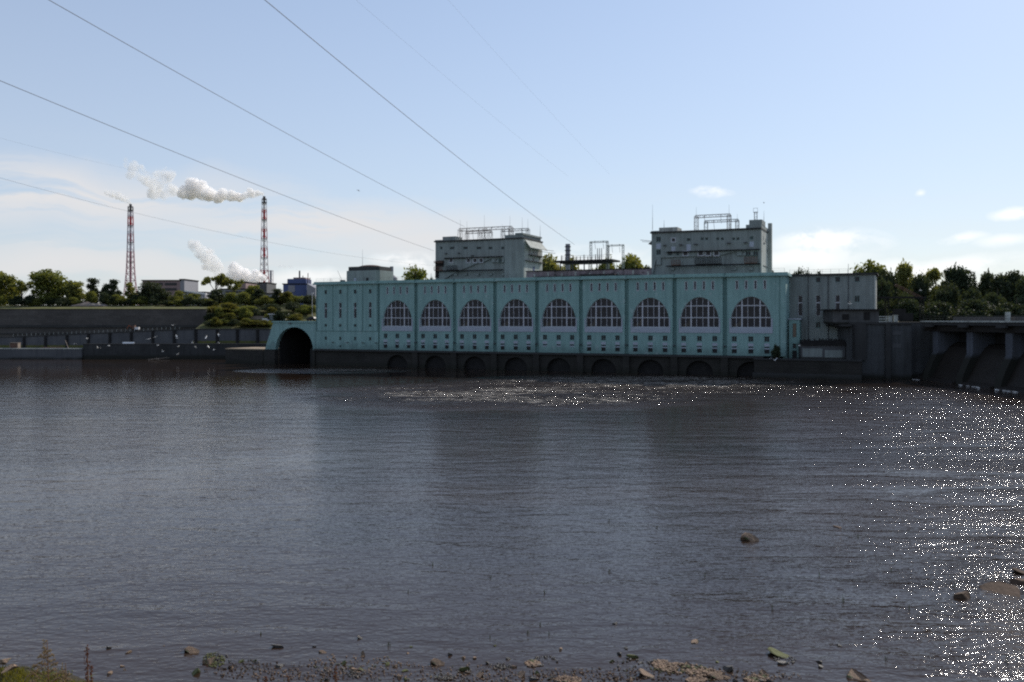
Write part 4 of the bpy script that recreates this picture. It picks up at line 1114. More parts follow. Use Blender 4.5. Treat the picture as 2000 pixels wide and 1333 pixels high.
# smoke
def smoke(pts, Z, label, dens=.02, tint=(1.0, .99, .98), seed=1, thin=.38):
    """pts: (px, py, radius px) ; a closed cloud body of merged puffs filled with a scattering volume"""
    random.seed(seed)
    bm = bmesh.new()
    s = Z / 1700
    for (px, py, r) in pts:
        rr = r * s
        for k in range(1 + 3):
            o = Vector((random.gauss(0, .42), random.gauss(0, .5), random.gauss(0, .36))) * rr * (1 if k else 0)
            q = rr * (1 if k == 0 else random.uniform(.45, .75))
            bmesh.ops.create_icosphere(bm, subdivisions=2, radius=q, matrix=Matrix.Translation((wx(px, Z) + o.x, Z + o.y, wz(py, Z) + o.z)))
    me = bpy.data.meshes.new('smoke_plume'); bm.to_mesh(me); bm.free()
    c = sum((v.co for v in me.vertices), Vector()) / len(me.vertices)
    for v in me.vertices: v.co -= c
    o = link('smoke_plume', me, None, c)
    rm = o.modifiers.new('r', 'REMESH'); rm.mode = 'VOXEL'; rm.voxel_size = max(.5, .11 * s * max(p[2] for p in pts) ** .8)
    tx = bpy.data.textures.new('smoke_lumps', 'CLOUDS'); tx.noise_scale = 5.0 * s; tx.noise_depth = 5
    dp = o.modifiers.new('d', 'DISPLACE'); dp.texture = tx; dp.strength = 7 * s; dp.mid_level = .52; dp.texture_coords = 'LOCAL'
    m = bpy.data.materials.new('smoke'); m.use_nodes = True
    t = NT(m.node_tree)
    v = t.add('ShaderNodeVolumePrincipled'); v.inputs['Color'].default_value = (*tint, 1); v.inputs['Anisotropy'].default_value = 0.0
    oc = t.add('ShaderNodeTexCoord').outputs['Object']
    n = t.noise(oc, .45 / (10 * s), 5, .6, .4)
    t.link(t.math('MULTIPLY', t.ramp(n, thin, thin + .34), dens), v.inputs['Density'])
    out = t.add('ShaderNodeOutputMaterial'); t.link(v.outputs[0], out.inputs['Volume'])
    me.materials.append(m)
    m.volume_intersection_method = 'FAST' if hasattr(m, 'volume_intersection_method') else None
    for p in me.polygons: p.use_smooth = True
    return tag(o, label, 'smoke', kind='stuff')
smoke([(512, 378, 4), (503, 378, 7), (492, 380, 8), (480, 382, 8), (466, 385, 10), (452, 383, 12), (436, 380, 13), (425, 388, 10), (408, 380, 15), (395, 375, 17), (380, 366, 17), (372, 358, 12), (372, 376, 16), (358, 378, 12)],
      1150, 'thick white smoke drifting left from the right chimney', .42, seed=2, thin=.3)
smoke([(335, 372, 14), (318, 382, 12), (300, 378, 14), (305, 362, 16), (290, 352, 15), (275, 342, 14), (262, 332, 12), (250, 322, 9), (325, 345, 15), (328, 335, 9), (312, 345, 14)],
      1150, 'thin older smoke hanging in the sky further left of the thick plume', .22, seed=3, thin=.42)
smoke([(253, 397, 3.5), (248, 392, 6), (241, 387, 8), (231, 382, 8), (219, 379, 8), (208, 376, 6)], 1200, 'wisp of white smoke leaving the left chimney', .4, seed=4, thin=.36)
smoke([(428, 522, 10), (418, 512, 14), (405, 504, 15), (393, 494, 15), (383, 484, 13), (375, 476, 9), (425, 535, 8), (412, 520, 12)], 1000, 'soft puff of steam above the flat topped tree', .3, seed=5, thin=.36)
smoke([(514, 543, 7), (500, 540, 11), (486, 545, 13), (470, 545, 15), (462, 532, 16), (478, 536, 13), (455, 524, 9), (492, 551, 10), (452, 545, 10)], 1000, 'bright white steam cloud at the foot of the right chimney', .45, seed=6, thin=.28)
smoke([(579, 526, 2.5), (573, 524, 3.5), (566, 522, 4), (556, 521, 3.5), (547, 520, 3)], 900, 'small wisp of steam leaving the blue factory building', .25, seed=7, thin=.36)


# ------------------------------------------------------------------ trees
def leaf_cloud(centres, n, size, seed, flat=.8):
    """many small leaf sprays spread through overlapping clumps"""
    rnd = random.Random(seed); mb = MB()
    tot = sum(c[3] ** 2 for c in centres)
    for (cx, cy, cz, r) in centres:
        k = int(n * r * r / tot)
        for _ in range(k):
            d = Vector((rnd.gauss(0, 1), rnd.gauss(0, 1), rnd.gauss(0, 1))).normalized()
            q = r * (rnd.random() ** .42) * (1 + .18 * rnd.gauss(0, 1))
            p = Vector((cx, cy, cz)) + Vector((d.x * q, d.y * q, d.z * q * flat))
            s = size * rnd.uniform(.5, 1.3)
            a = Vector((rnd.gauss(0, 1), rnd.gauss(0, 1), rnd.gauss(0, 1))).normalized(); b = a.orthogonal().normalized()
            c = a.cross(b); ph = rnd.random() * 6.28
            b, c = b * math.cos(ph) + c * math.sin(ph), c * math.cos(ph) - b * math.sin(ph)
            mb.add([p - b * s, p - c * s * .55 + a * s * .12, p + b * s, p + c * s * .55 + a * s * .12], [(0, 1, 2, 3)])
    return mb


def tree_meshes(kind, seed):
    """unit-ish tree 10 m high; crown + trunk"""
    rnd = random.Random(seed); cs = []; tr = MB()
    if kind == 'round':
        for i in range(24):
            a = rnd.random() * 6.28; h = rnd.uniform(1.0, 8.8); rr = 3.4 * math.sin(math.pi * max(.12, min(.97, (h - .2) / 9.4))) ** .7
            q = rr * rnd.uniform(.45, .95)
            cs.append((q * math.cos(a), q * math.sin(a), h, rnd.uniform(1.1, 1.9)))
        cs += [(0, 0, 5, 2.4), (0, 0, 7.3, 2.0), (0, 0, 2.5, 2.2)]; n, s = 6500, .33
    elif kind == 'tall':
        for i in range(16):
            a = rnd.random() * 6.28; h = rnd.uniform(.8, 9.0); q = (1.8 - abs(h - 4) * .24) * rnd.uniform(.4, 1.1)
            cs.append((q * math.cos(a), q * math.sin(a), h, rnd.uniform(.8, 1.35)))
        cs += [(0, 0, 4, 1.6), (0, 0, 6.5, 1.4), (0, 0, 1.8, 1.5)]; n, s = 4600, .30
    elif kind == 'sparse':
        for i in range(15):
            a = rnd.random() * 6.28; h = rnd.uniform(4.2, 9.2); q = rnd.uniform(1.2, 3.6)
            cs.append((q * math.cos(a), q * math.sin(a), h, rnd.uniform(.7, 1.25)))
        n, s = 3200, .26
    elif kind == 'flat':
        for i in range(15):
            a = rnd.random() * 6.28; q = rnd.uniform(.8, 4.2); h = 8.8 - .10 * q * q + rnd.uniform(-1.1, .3)
            cs.append((q * math.cos(a), q * math.sin(a), h, rnd.uniform(.8, 1.3)))
        n, s = 3600, .27
    elif kind == 'cone':
        for i in range(20):
            h = 1 + 8.4 * i / 19; q = (10 - h) * .22; a = rnd.random() * 6.28
            cs.append((q * .5 * math.cos(a), q * .5 * math.sin(a), h, .45 + (10 - h) * .19))
        n, s = 3400, .24
    else:  # bush
        for i in range(12):
            a = rnd.random() * 6.28; q = rnd.uniform(.5, 4.6); h = rnd.uniform(.8, 6.5) * (1 - (q / 6) ** 2)
            cs.append((q * math.cos(a), q * math.sin(a), h + .8, rnd.uniform(1.5, 2.5)))
        cs.append((0, 0, 3.5, 3.2)); n, s = 5600, .36
    tr.tube((0, 0, -1), (.05, 0, 4.2), .30, .20, 8, False)
    tr.tube((.05, 0, 4.2), (0, .05, 8.0), .20, .06, 6, False)
    for c in cs[:10]:
        zb = rnd.uniform(2.2, 5.5) if kind != 'bush' else .3
        tr.tube((0, 0, min(zb, c[2] - .3)), c[:3], .10, .03, 5, False)
    return leaf_cloud(cs, n, s, seed + 9, .82), tr
TM = {}
LM = {'g': 'leaf', 'd': 'leaf_dark', 'p': 'leaf_pale', 'y': 'leaf_yellow'}


def tree(px, top, wpx, Z, kind, colr, label, group, base=None, name=None, seed=0):
    key = (kind, seed % 3, colr)
    if key not in TM:
        c, t = tree_meshes(kind, hash_(kind) + (seed % 3) * 17)
        TM[key] = (c.mesh('crown', MT[LM[colr]]), t.mesh('trunk', MT['bark']))
    cm_, tm_ = TM[key]
    x = wx(px, Z); zb = ground_h(x, Z) if base is None else base
    H = wz(top, Z) - zb; Wd = wpx * Z / 1700
    unit = {'round': 9.0, 'tall': 5.0, 'sparse': 8.0, 'flat': 9.6, 'cone': 4.6, 'bush': 11.0}[kind]
    uh = {'round': 9.5, 'tall': 9.4, 'sparse': 9.6, 'flat': 9.3, 'cone': 9.8, 'bush': 8.3}[kind]
    o = thing(name or ('bush' if kind == 'bush' else 'tree'), (x, Z, zb), (seed * 1.7) % 6.28, label, 'bush' if kind == 'bush' else 'tree', group)
    sx_ = Wd / unit; sz_ = H / uh
    link('crown', cm_, o, scale=(sx_, sx_, sz_)); link('trunk', tm_, o, scale=(min(sx_, sz_ * 1.3), min(sx_, sz_ * 1.3), sz_))
    return o
def hash_(s): return sum(ord(c) * (i + 3) for i, c in enumerate(s))

GL = 'trees on the grass terrace'
T = [
 (8, 532, 78, 375, 'round', 'g', 'broad green tree at the far left end of the terrace'),
 (42, 546, 44, 372, 'sparse', 'p', 'thin straggly tree beside the broad one at the far left'),
 (58, 572, 44, 368, 'bush', 'd', 'dark low bush between the first two big terrace trees'),
 (94, 527, 86, 372, 'round', 'g', 'largest rounded tree on the terrace, left of the rubble mound'),
 (122, 545, 40, 378, 'sparse', 'g', 'loose tree leaning against the largest terrace tree'),
 (147, 540, 46, 374, 'tall', 'p', 'narrow pale green tree just left of the rubble mound'),
 (180, 545, 34, 382, 'tall', 'd', 'dark upright tree behind the left part of the mound'),
 (176, 570, 34, 370, 'bush', 'g', 'green bush directly behind the rubble mound'),
 (208, 545, 28, 382, 'tall', 'd', 'left of the two dark upright trees beside the pale chimney'),
 (223, 547, 26, 384, 'tall', 'd', 'right of the two dark upright trees beside the pale chimney'),
 (205, 572, 34, 371, 'bush', 'd', 'low dark bush at the right end of the mound'),
 (234, 572, 40, 371, 'bush', 'g', 'round bush left of the pale chimney foot'),
 (255, 553, 26, 378, 'tall', 'p', 'small pale tree standing before the pale chimney foot'),
 (305, 552, 80, 376, 'bush', 'd', 'big dark dome shaped tree hiding the factory block'),
 (275, 572, 44, 372, 'bush', 'd', 'low dark bush at the left foot of the dome shaped tree'),
 (346, 568, 34, 372, 'bush', 'g', 'green bush at the right foot of the dome shaped tree'),
 (378, 574, 50, 374, 'bush', 'g', 'wide green bush below the conveyor gallery'),
 (402, 580, 34, 371, 'bush', 'g', 'small bush right of the wide green bush'),
 (421, 535, 60, 386, 'flat', 'p', 'flat topped airy tree left of the steam cloud'),
 (457, 543, 34, 392, 'sparse', 'g', 'thin airy tree before the steam cloud'),
 (424, 558, 44, 378, 'tall', 'd', 'dark tree under the flat topped tree'),
 (412, 588, 34, 366, 'tall', 'd', 'dark tree standing at the end of the lock wall'),
 (447, 572, 44, 376, 'bush', 'g', 'green bush right of the dark tree under the flat topped one'),
 (492, 549, 38, 380, 'tall', 'g', 'pointed green tree below the steam cloud'),
 (480, 571, 44, 374, 'bush', 'p', 'pale bush at the foot of the pointed green tree'),
 (505, 566, 36, 374, 'tall', 'd', 'dark round headed tree below the red chimney'),
 (521, 574, 44, 370, 'bush', 'g', 'low green tree before the pale shed'),
 (543, 565, 34, 374, 'tall', 'd', 'dark upright tree left of the blue factory'),
 (559, 569, 36, 372, 'round', 'y', 'yellowish tree in front of the blue factory'),
 (578, 573, 44, 374, 'bush', 'g', 'green bush below the blue factory'),
 (600, 577, 44, 372, 'bush', 'd', 'dark bush between the blue factory and the hall'),
 (575, 590, 46, 358, 'bush', 'd', 'big dark bush right of the bank hut'),
 (600, 592, 44, 354, 'bush', 'g', 'bush touching the left edge of the hall'),
 (440, 592, 74, 356, 'bush', 'y', 'wide yellow green bush on the slope after the lock wall'),
 (482, 598, 66, 354, 'bush', 'g', 'wide green bush above the broken block wall'),
 (500, 600, 26, 352, 'tall', 'd', 'dark narrow bush left of the hut'),
 (535, 594, 54, 358, 'bush', 'd', 'dark bush behind the hut'),
 (408, 612, 30, 346, 'bush', 'd', 'dark hanging bush beside the end of the lock wall'),
 (430, 622, 44, 342, 'bush', 'g', 'scrubby bush above the pillared wall'),
 (500, 626, 70, 338, 'bush', 'y', 'low yellow scrub in front of the broken block wall'),
]
for i, (px, top, wd, Z, kind, c, lab) in enumerate(T):
    tree(px, top, wd, Z, kind, c, lab, GL if px < 400 else 'trees and bushes left of the hall', seed=i)
T = [
 (812, 523, 84, 335, 'bush', 'g', 'pale green treetop behind the roof left of the middle tower', 17),
 (842, 531, 60, 330, 'bush', 'd', 'dark treetop touching the left side of the middle tower', 17),
 (1076, 499, 78, 320, 'round', 'p', 'pale treetop just right of the middle tower', 17),
 (1110, 506, 70, 325, 'bush', 'p', 'treetop behind the left end of the switchyard platform', 17),
 (1150, 508, 80, 330, 'bush', 'p', 'treetop behind the middle of the switchyard platform', 17),
 (1190, 508, 76, 326, 'bush', 'g', 'treetop behind the right end of the switchyard platform', 17),
 (1236, 496, 86, 310, 'round', 'g', 'rounded treetop left of the right tower', 17),
 (1262, 500, 20, 306, 'tall', 'd', 'thin dark treetop touching the left side of the right tower', 17),
 (1508, 525, 26, 262, 'bush', 'd', 'tiny treetop beside the foot of the right tower', 14),
 (1560, 529, 48, 300, 'bush', 'd', 'small pointed treetop above the left part of the grey wing', 14),
 (1535, 534, 50, 300, 'bush', 'd', 'low treetop between the hall and the grey wing roof', 14),
 (1580, 533, 50, 305, 'bush', 'd', 'low treetop above the middle of the grey wing', 14),
 (1604, 534, 44, 300, 'bush', 'd', 'small dark treetop above the grey wing', 14),
 (1660, 532, 60, 300, 'bush', 'd', 'low dark treetop above the right part of the grey wing', 14),
 (1702, 511, 70, 270, 'round', 'g', 'tall sunlit tree at the right corner of the grey wing', 13),
 (1742, 530, 60, 262, 'bush', 'd', 'dark rounded tree right of the sunlit corner tree', 13),
 (1769, 514, 48, 285, 'round', 'p', 'lighter tree showing above the dark trees by the hoist frame', 13),
 (1790, 538, 60, 262, 'bush', 'd', 'dark rounded tree behind the hoist frame', 13),
 (1722, 548, 60, 250, 'bush', 'd', 'dark tree beside the end wall of the grey wing', 13),
 (1765, 556, 60, 248, 'bush', 'd', 'dark low tree behind the slanting jib', 13),
 (1828, 528, 52, 275, 'sparse', 'p', 'bare looking tree with thin crown right of the hoist frame', 13),
 (1832, 566, 60, 252, 'bush', 'd', 'dark bush below the thin crowned tree', 13),
 (1866, 521, 60, 268, 'round', 'd', 'broad tree right of the thin crowned tree', 13),
 (1862, 556, 60, 254, 'bush', 'd', 'dark bush under the broad tree', 13),
 (1902, 530, 22, 270, 'cone', 'd', 'pointed conifer between two broad trees on the right', 13),
 (1925, 532, 44, 272, 'round', 'd', 'medium tree right of the pointed conifer', 13),
 (1905, 565, 56, 245, 'bush', 'd', 'rounded bush below the pointed conifer', 13),
 (1970, 529, 70, 262, 'round', 'd', 'large dark tree near the right edge', 13),
 (1948, 560, 56, 246, 'bush', 'd', 'dark bush in front of the large tree near the right edge', 13),
 (2000, 545, 60, 250, 'bush', 'd', 'dark tree at the right edge', 13),
 (1785, 585, 60, 240, 'bush', 'd', 'low dark bush beside the hoist frame leg', 13),
 (1985, 580, 70, 236, 'bush', 'd', 'low dark bush behind the dam at the right edge', 13),
 (1890, 585, 80, 238, 'bush', 'd', 'low dark hedge bush behind the middle of the dam deck', 13),
 (1835, 590, 70, 238, 'bush', 'd', 'low dark bush behind the near left part of the dam deck', 13),
 (1940, 590, 70, 238, 'bush', 'd', 'low dark bush behind the deck post', 13),
 (1720, 590, 40, 236, 'bush', 'd', 'low dark bush beside the booth', 13),
 (2050, 530, 90, 262, 'round', 'd', 'dark tree beyond the right edge', 13),
]
for i, (px, top, wd, Z, kind, c, lab, base) in enumerate(T):
    tree(px, top, wd * (1.25 if px > 1690 else 1), Z, kind, c, lab, 'treetops behind the roofs' if px < 1690 else 'trees behind the dam', base=base - 1, seed=i + 1)
random.seed(31)
for i in range(19):
    px = 6 + i * 22.5 + random.uniform(-5, 5)
    if 150 < px < 215: continue
    tree(px, 583 + random.uniform(-6, 5), 34, 366 + random.uniform(0, 5), 'bush', 'd' if i % 3 else 'g', 'low rounded bush in the undergrowth along the grass terrace', 'undergrowth bushes on the terrace', seed=i + 3)
for i in range(12):
    px = 418 + i * 15 + random.uniform(-5, 5)
    tree(px, 606 + random.uniform(-8, 12), 30, 341 + random.uniform(0, 12), 'bush', 'dgy'[i % 3], 'low scrubby bush on the slope between lock wall and hall', 'scrub on the slope left of the hall', seed=i + 5)
for i in range(9):
    px = 412 + i * 15 + random.uniform(-5, 5)
    tree(px, 623 + random.uniform(-4, 6), 26, 337 + random.uniform(-1, 3), 'bush', 'dyg'[i % 3], 'low scrubby bush on the slope between lock wall and hall', 'scrub on the slope left of the hall', seed=i + 8)
rnd = random.Random(12); cs = []
for (p0, p1, Z, top) in ((-60, 640, 760, 586), (1480, 2100, 480, 548)):
    px = p0
    while px < p1:
        z = rnd.uniform(-5, 3) + wz(top, Z); rr = rnd.uniform(5, 8)
        cs.append((wx(px, Z), Z + rnd.uniform(-15, 15), z - rr * .7, rr)); cs.append((wx(px, Z), Z, z - rr * 2.0, rr * 1.2)); cs.append((wx(px, Z) + 3, Z + 4, 21, rr * 1.1)); px += rr * .9 * 1700 / Z
tag(leaf_cloud(cs, 36000, 1.1, 5, .9).build('distant_wood', MT['leaf_dark'], None), 'far dark line of woodland on the horizon behind the trees', 'woodland', kind='stuff')
tree(1516, 668, 20, 214.5, 'bush', 'd', 'small dark bush growing on the quay at the hall corner', None, base=4.6, seed=2)

# ------------------------------------------------------------------ power lines
def wire(a, b, c, r, label, n=40):
    """a catenary-like cable through three points (px, py, Z)"""
    P = [Vector((wx(q[0], q[2]), q[2], wz(q[1], q[2]))) for q in (a, b, c)]
    A, Bm, C = P
    hor = Vector((C.x - A.x, C.y - A.y)); tm = Vector((Bm.x - A.x, Bm.y - A.y)).dot(hor) / hor.dot(hor)
    sag = (Bm.z - (A.z + (C.z - A.z) * tm)) / (tm * (1 - tm))
    cu = bpy.data.curves.new('power_line', 'CURVE'); cu.dimensions = '3D'; cu.bevel_depth = r; cu.bevel_resolution = 1
    sp = cu.splines.new('POLY'); t0 = -.75; sp.points.add(n)
    for i in range(n + 1):
        t = t0 + (1 - t0) * i / n
        p = A.lerp(C, t)
        sp.points[i].co = (p.x, p.y, A.z + (C.z - A.z) * t + sag * t * (1 - t), 1)
    cu.materials.append(MT['steel'])
    dg_ = bpy.data.objects.new('tmp', cu); COL.objects.link(dg_)
    me = bpy.data.meshes.new_from_object(dg_); bpy.data.objects.remove(dg_)
    o = link('power_line', me)
    return tag(o, label, 'power line', 'power lines from the upper left')
def zmid(x, x0, Z0, x1, Z1):
    """depth where a straight plan line between two plan points crosses pixel column x"""
    X0, X1 = wx(x0, Z0), wx(x1, Z1); k = (x - 1000) / 1700
    t = (k * Z0 - X0) / ((X1 - X0) - k * (Z1 - Z0))
    return Z0 + (Z1 - Z0) * t
for (a, m_, c, r, lab) in (
    ((0, 158, 120), (430, 333), (847, 490, 290), .044, 'lower dark cable running down to the left side of the middle tower'),
    ((95, 0, 110), (540, 250), (907, 443, 285), .044, 'dark cable running down to the gantry on the middle tower'),
    ((517, 0, 100), (822, 250), (1122, 478, 275), .044, 'dark cable running down to the roof between the two towers'),
    ((0, 348, 190), (300, 425), (860, 520, 330), .024, 'faint thin cable crossing both chimneys'),
    ((695, 0, 170), (900, 175), (1110, 345, 330), .013, 'faint thin cable in the upper middle of the sky'),
    ((875, 0, 170), (1020, 160), (1190, 340, 330), .011, 'faintest thin cable right of the other cables'),
    ((0, 270, 190), (150, 308), (330, 345, 330), .012, 'very faint short cable in the far left sky')):
    Zm = zmid(m_[0], a[0], a[2], c[0], c[2])
    wire(a, (m_[0], m_[1], Zm), c, r, lab)

# ------------------------------------------------------------------ gulls
def gull_mesh(flap, seed):
    m = MB(); sp = .62
    rings = [(-.30, .01, 0), (-.2, .05, .01), (-.05, .09, 0), (.12, .075, 0), (.2, .045, .02), (.27, .05, .03), (.33, .02, .02)]
    n = 6
    for (y, r, z) in rings: m.v += [(r * math.cos(2 * math.pi * i / n), y, z + r * .9 * math.sin(2 * math.pi * i / n)) for i in range(n)]
    for j in range(len(rings) - 1): m.f += [(j * n + i, j * n + (i + 1) % n, (j + 1) * n + (i + 1) % n, (j + 1) * n + i) for i in range(n)]
    for s in (-1, 1):
        z1, z2 = flap * .3, flap * .25 - .02
        m.add([(s * .06, .12, .02), (s * .06, -.08, .02), (s * .36, .14, z1), (s * .36, -.02, z1), (s * sp * 1.15, .0, z2), (s * sp, -.06, z2),
               (s * .06, .12, .05), (s * .06, -.08, .045), (s * .36, .14, z1 + .02), (s * .36, -.02, z1 + .02)],
              [(0, 2, 3, 1), (2, 4, 5, 3), (6, 7, 9, 8), (8, 9, 5, 4), (0, 6, 8, 2), (2, 8, 4)])
    return m.mesh('gull', MT['feather'], True)
GM = [gull_mesh(f, 1) for f in (.9, .3, -.3)]
random.seed(21)
GP = [(338, 636), (303, 659), (345, 657), (346, 661), (402, 660), (427, 654), (376, 670), (348, 677), (381, 678), (318, 687), (407, 678), (418, 683), (308, 675), (427, 670), (347, 692), (191, 680), (212, 676), (145, 672), (170, 662), (290, 663)]
for i, (px, py) in enumerate(GP):
    Z = random.uniform(285, 312)
    o = link('gull', GM[i % 3], None, (wx(px, Z), Z, wz(py, Z)), (random.uniform(-.3, .3), random.uniform(-.7, .7), random.random() * 6.28), (1.35,) * 3)
    tag(o, 'white gull flying low before the dark left river walls', 'gull', 'gulls over the left river wall')
for px, py, Z, sc_, lab in ((1660, 594, 205, 1.5, 'white gull flying before the right end of the grey wing'), (1562, 676, 205, 1.0, 'white gull flying before the quay shed'),
                       (1513, 704, 205, 1.9, 'white gull gliding along the edge of the lower quay'), (700, 372, 180, .9, 'single dark looking bird high in the sky left of the middle tower'), (1492, 396, 210, .8, 'tiny bird above the right tower'),
                       (1798, 568, 225, 1.2, 'white gull before the dark trees right of the hoist frame')):
    o = link('gull', GM[0 if py > 500 else 2], None, (wx(px, Z), Z, wz(py, Z)), (0, .2, 1.2 if py < 600 else 1.57), (sc_,) * 3)
    if px == 1513: o.rotation_euler = (0, 0, .1)
    tag(o, lab, 'gull')


# ------------------------------------------------------------------ near shore: stones, gravel, weeds
def rock_mesh(seed, flat=.5):
    rnd = random.Random(seed); bm = bmesh.new()
    bmesh.ops.create_icosphere(bm, subdivisions=3, radius=1)
    cuts = [(Vector((rnd.gauss(0, 1), rnd.gauss(0, 1), rnd.gauss(0, .8))).normalized(), rnd.uniform(.28, .7)) for _ in range(10)]
    off = Vector((seed * 3.1, 0, 0))
    for v in bm.verts:
        p = v.co.copy()
        for nrm, d in cuts:
            e = p.dot(nrm) - d
            if e > 0: p -= nrm * e
        p *= 1 + .07 * noise.noise(p * 2.6 + off)
        v.co = p
    me = bpy.data.meshes.new('rock'); bm.to_mesh(me); bm.free()
    return me
RM = {}
def rock(px, py, w_, h_, kind, label, group=None, seed=0, name='rock'):
    """py is the waterline of the stone in the photograph"""
    Z = CAMZ * 1700 / (py - 625); s = Z / 1700
    key = (seed % 7, kind)
    if key not in RM:
        me = rock_mesh(seed % 7 + 3); me.materials.append(MT[kind]); RM[key] = me
    W_ = w_ * s; H_ = h_ * s * 1.0
    o = link(name, RM[key], None, (wx(px, Z), Z, H_ * .02), (.12 * math.sin(seed * 3), .15 * math.cos(seed * 5), (seed * 2.4) % 6.28), (W_ * .72, W_ * .52, H_ * .8))
    return tag(o, label, 'stone', group)
rock(1465, 1056, 28, 20, 'rock', 'lone tan boulder far out in the water, wedge shaped', seed=1)
rock(1881, 1166, 42, 24, 'rock_brown', 'rounded brown boulder left of the flat slabs near the right edge', seed=2)
sl1 = rock(1955, 1152, 104, 15, 'rock_brown', 'large flat brown rock slab at the right edge', seed=3)
rock(1995, 1139, 60, 12, 'rock_brown', 'darker flat slab overlapping behind the large slab', seed=4)
rock(1938, 1143, 40, 7, 'rock_brown', 'thin brown slab tip at the left end of the flat ledge', seed=2)
rock(1999, 1120, 30, 10, 'rock_brown', 'small dark slab highest at the right edge', seed=5)
rock(1675, 1324, 56, 18, 'rock', 'pale angular slab in sparkling water at the bottom right', seed=6)
rock(374, 1274, 28, 13, 'rock', 'dark stone with reddish top beside the square mossy one', seed=1)
rock(411, 1294, 30, 24, 'rock', 'square pinkish stone ringed with green weed', seed=2)
rock(384, 1315, 26, 14, 'rock_moss', 'yellow green mossy stone below the square pinkish one', seed=3)
rock(211, 1267, 11, 7, 'rock_dark', 'small dark stone alone in front of the red seed spike', seed=4)
rock(704, 1247, 12, 8, 'rock_dark', 'small dark glinting stone farthest out left of centre', seed=5)
rock(710, 1280, 13, 12, 'rock', 'small upright brown stone below the glinting one', seed=6)
rock(546, 1264, 24, 7, 'rock_dark', 'flat dark stone with pale top left of centre', seed=0)
rock(854, 1298, 24, 14, 'rock', 'flat tan stone stacked above a smaller one near the bottom', seed=1)
rock(773, 1302, 13, 10, 'rock', 'little leaning brown stone left of the stacked tan stones', seed=2)
rock(938, 1320, 24, 10, 'rock', 'flat orange brown stone near the bottom centre', seed=3)
rock(878, 1280, 10, 8, 'rock_dark', 'small round glinting stone above the flat orange one', seed=4)
rock(1265, 1320, 30, 15, 'rock', 'oval tan stone left of the pebble bank', seed=5)
rock(1345, 1301, 26, 9, 'rock', 'flat tan stone on top of the pebble bank', seed=6)
rock(1238, 1284, 22, 8, 'rock_moss', 'flat mossy stone above the oval tan stone', seed=0)
rock(1400, 1324, 30, 13, 'rock', 'brown stone at the right end of the pebble bank', seed=1)
rock(1202, 1219, 13, 8, 'rock_dark', 'small pale glinting stone farthest out right of centre', seed=2)
rock(1019, 1319, 26, 12, 'rock', 'tilted dark brown slab at the bottom centre', seed=3)
rock(1040, 1328, 20, 8, 'rock_dark', 'dark wedge of stone below the tilted slab', seed=4)
rock(1527, 1280, 42, 12, 'rock_moss', 'low pebbly rock ridge right of the pebble bank', seed=5)
rock(1492, 1316, 24, 10, 'rock', 'brown stone between the pebble bank and the low ridge', seed=6)
random.seed(77)
LBs = {'rock': 'small tan stone lying in the shallows at the bottom', 'rock_dark': 'small wet dark stone lying in the shallows at the bottom', 'rock_moss': 'small green stained stone in the shallows at the bottom'}
small = [(615, 1264, 8), (630, 1275, 14), (649, 1279, 7), (672, 1297, 16), (690, 1310, 20), (708, 1309, 12), (618, 1304, 11), (545, 1303, 18), (583, 1316, 8), (628, 1327, 10), (640, 1328, 14),
         (757, 1299, 14), (790, 1312, 12), (748, 1311, 10), (778, 1322, 14), (792, 1327, 12), (803, 1264, 8), (796, 1277, 8), (905, 1286, 12), (926, 1285, 12), (952, 1296, 14), (910, 1309, 20), (993, 1288, 9),
         (967, 1262, 8), (985, 1326, 8), (1003, 1304, 12), (1056, 1300, 12), (1050, 1316, 14), (1095, 1269, 10), (1074, 1326, 14), (1088, 1332, 18), (1205, 1326, 16), (1232, 1329, 14), (1252, 1296, 9), (1194, 1293, 12),
         (1221, 1267, 10), (1210, 1278, 12), (1322, 1296, 14), (1400, 1294, 10), (1425, 1309, 24), (1483, 1330, 16), (1500, 1331, 22), (1271, 1294, 12), (1420, 1325, 12), (1358, 1255, 22), (1410, 1270, 8), (1435, 1332, 14),
         (240, 1302, 9), (244, 1309, 9), (214, 1317, 12), (250, 1275, 12), (320, 1262, 6), (452, 1305, 14), (437, 1318, 10), (470, 1294, 10), (497, 1292, 12), (1638, 1262, 10), (1600, 1294, 12), (1526, 1296, 22), (1602, 1304, 14), (1652, 1029, 3), (1633, 1030, 18)]
for i, (px, py, w_) in enumerate(small):
    kd = random.choice(['rock', 'rock', 'rock_dark', 'rock_dark', 'rock_moss']) if px < 1500 else 'rock_dark'
    if i == len(small) - 1:
        rock(px, py, w_, 5, 'rock_brown', 'low dark rock just breaking the surface right of the lone boulder', None, i); continue
    rock(px, py, w_, w_ * random.uniform(.35, .6), kd, LBs[kd], 'small stones in the shallows', i)


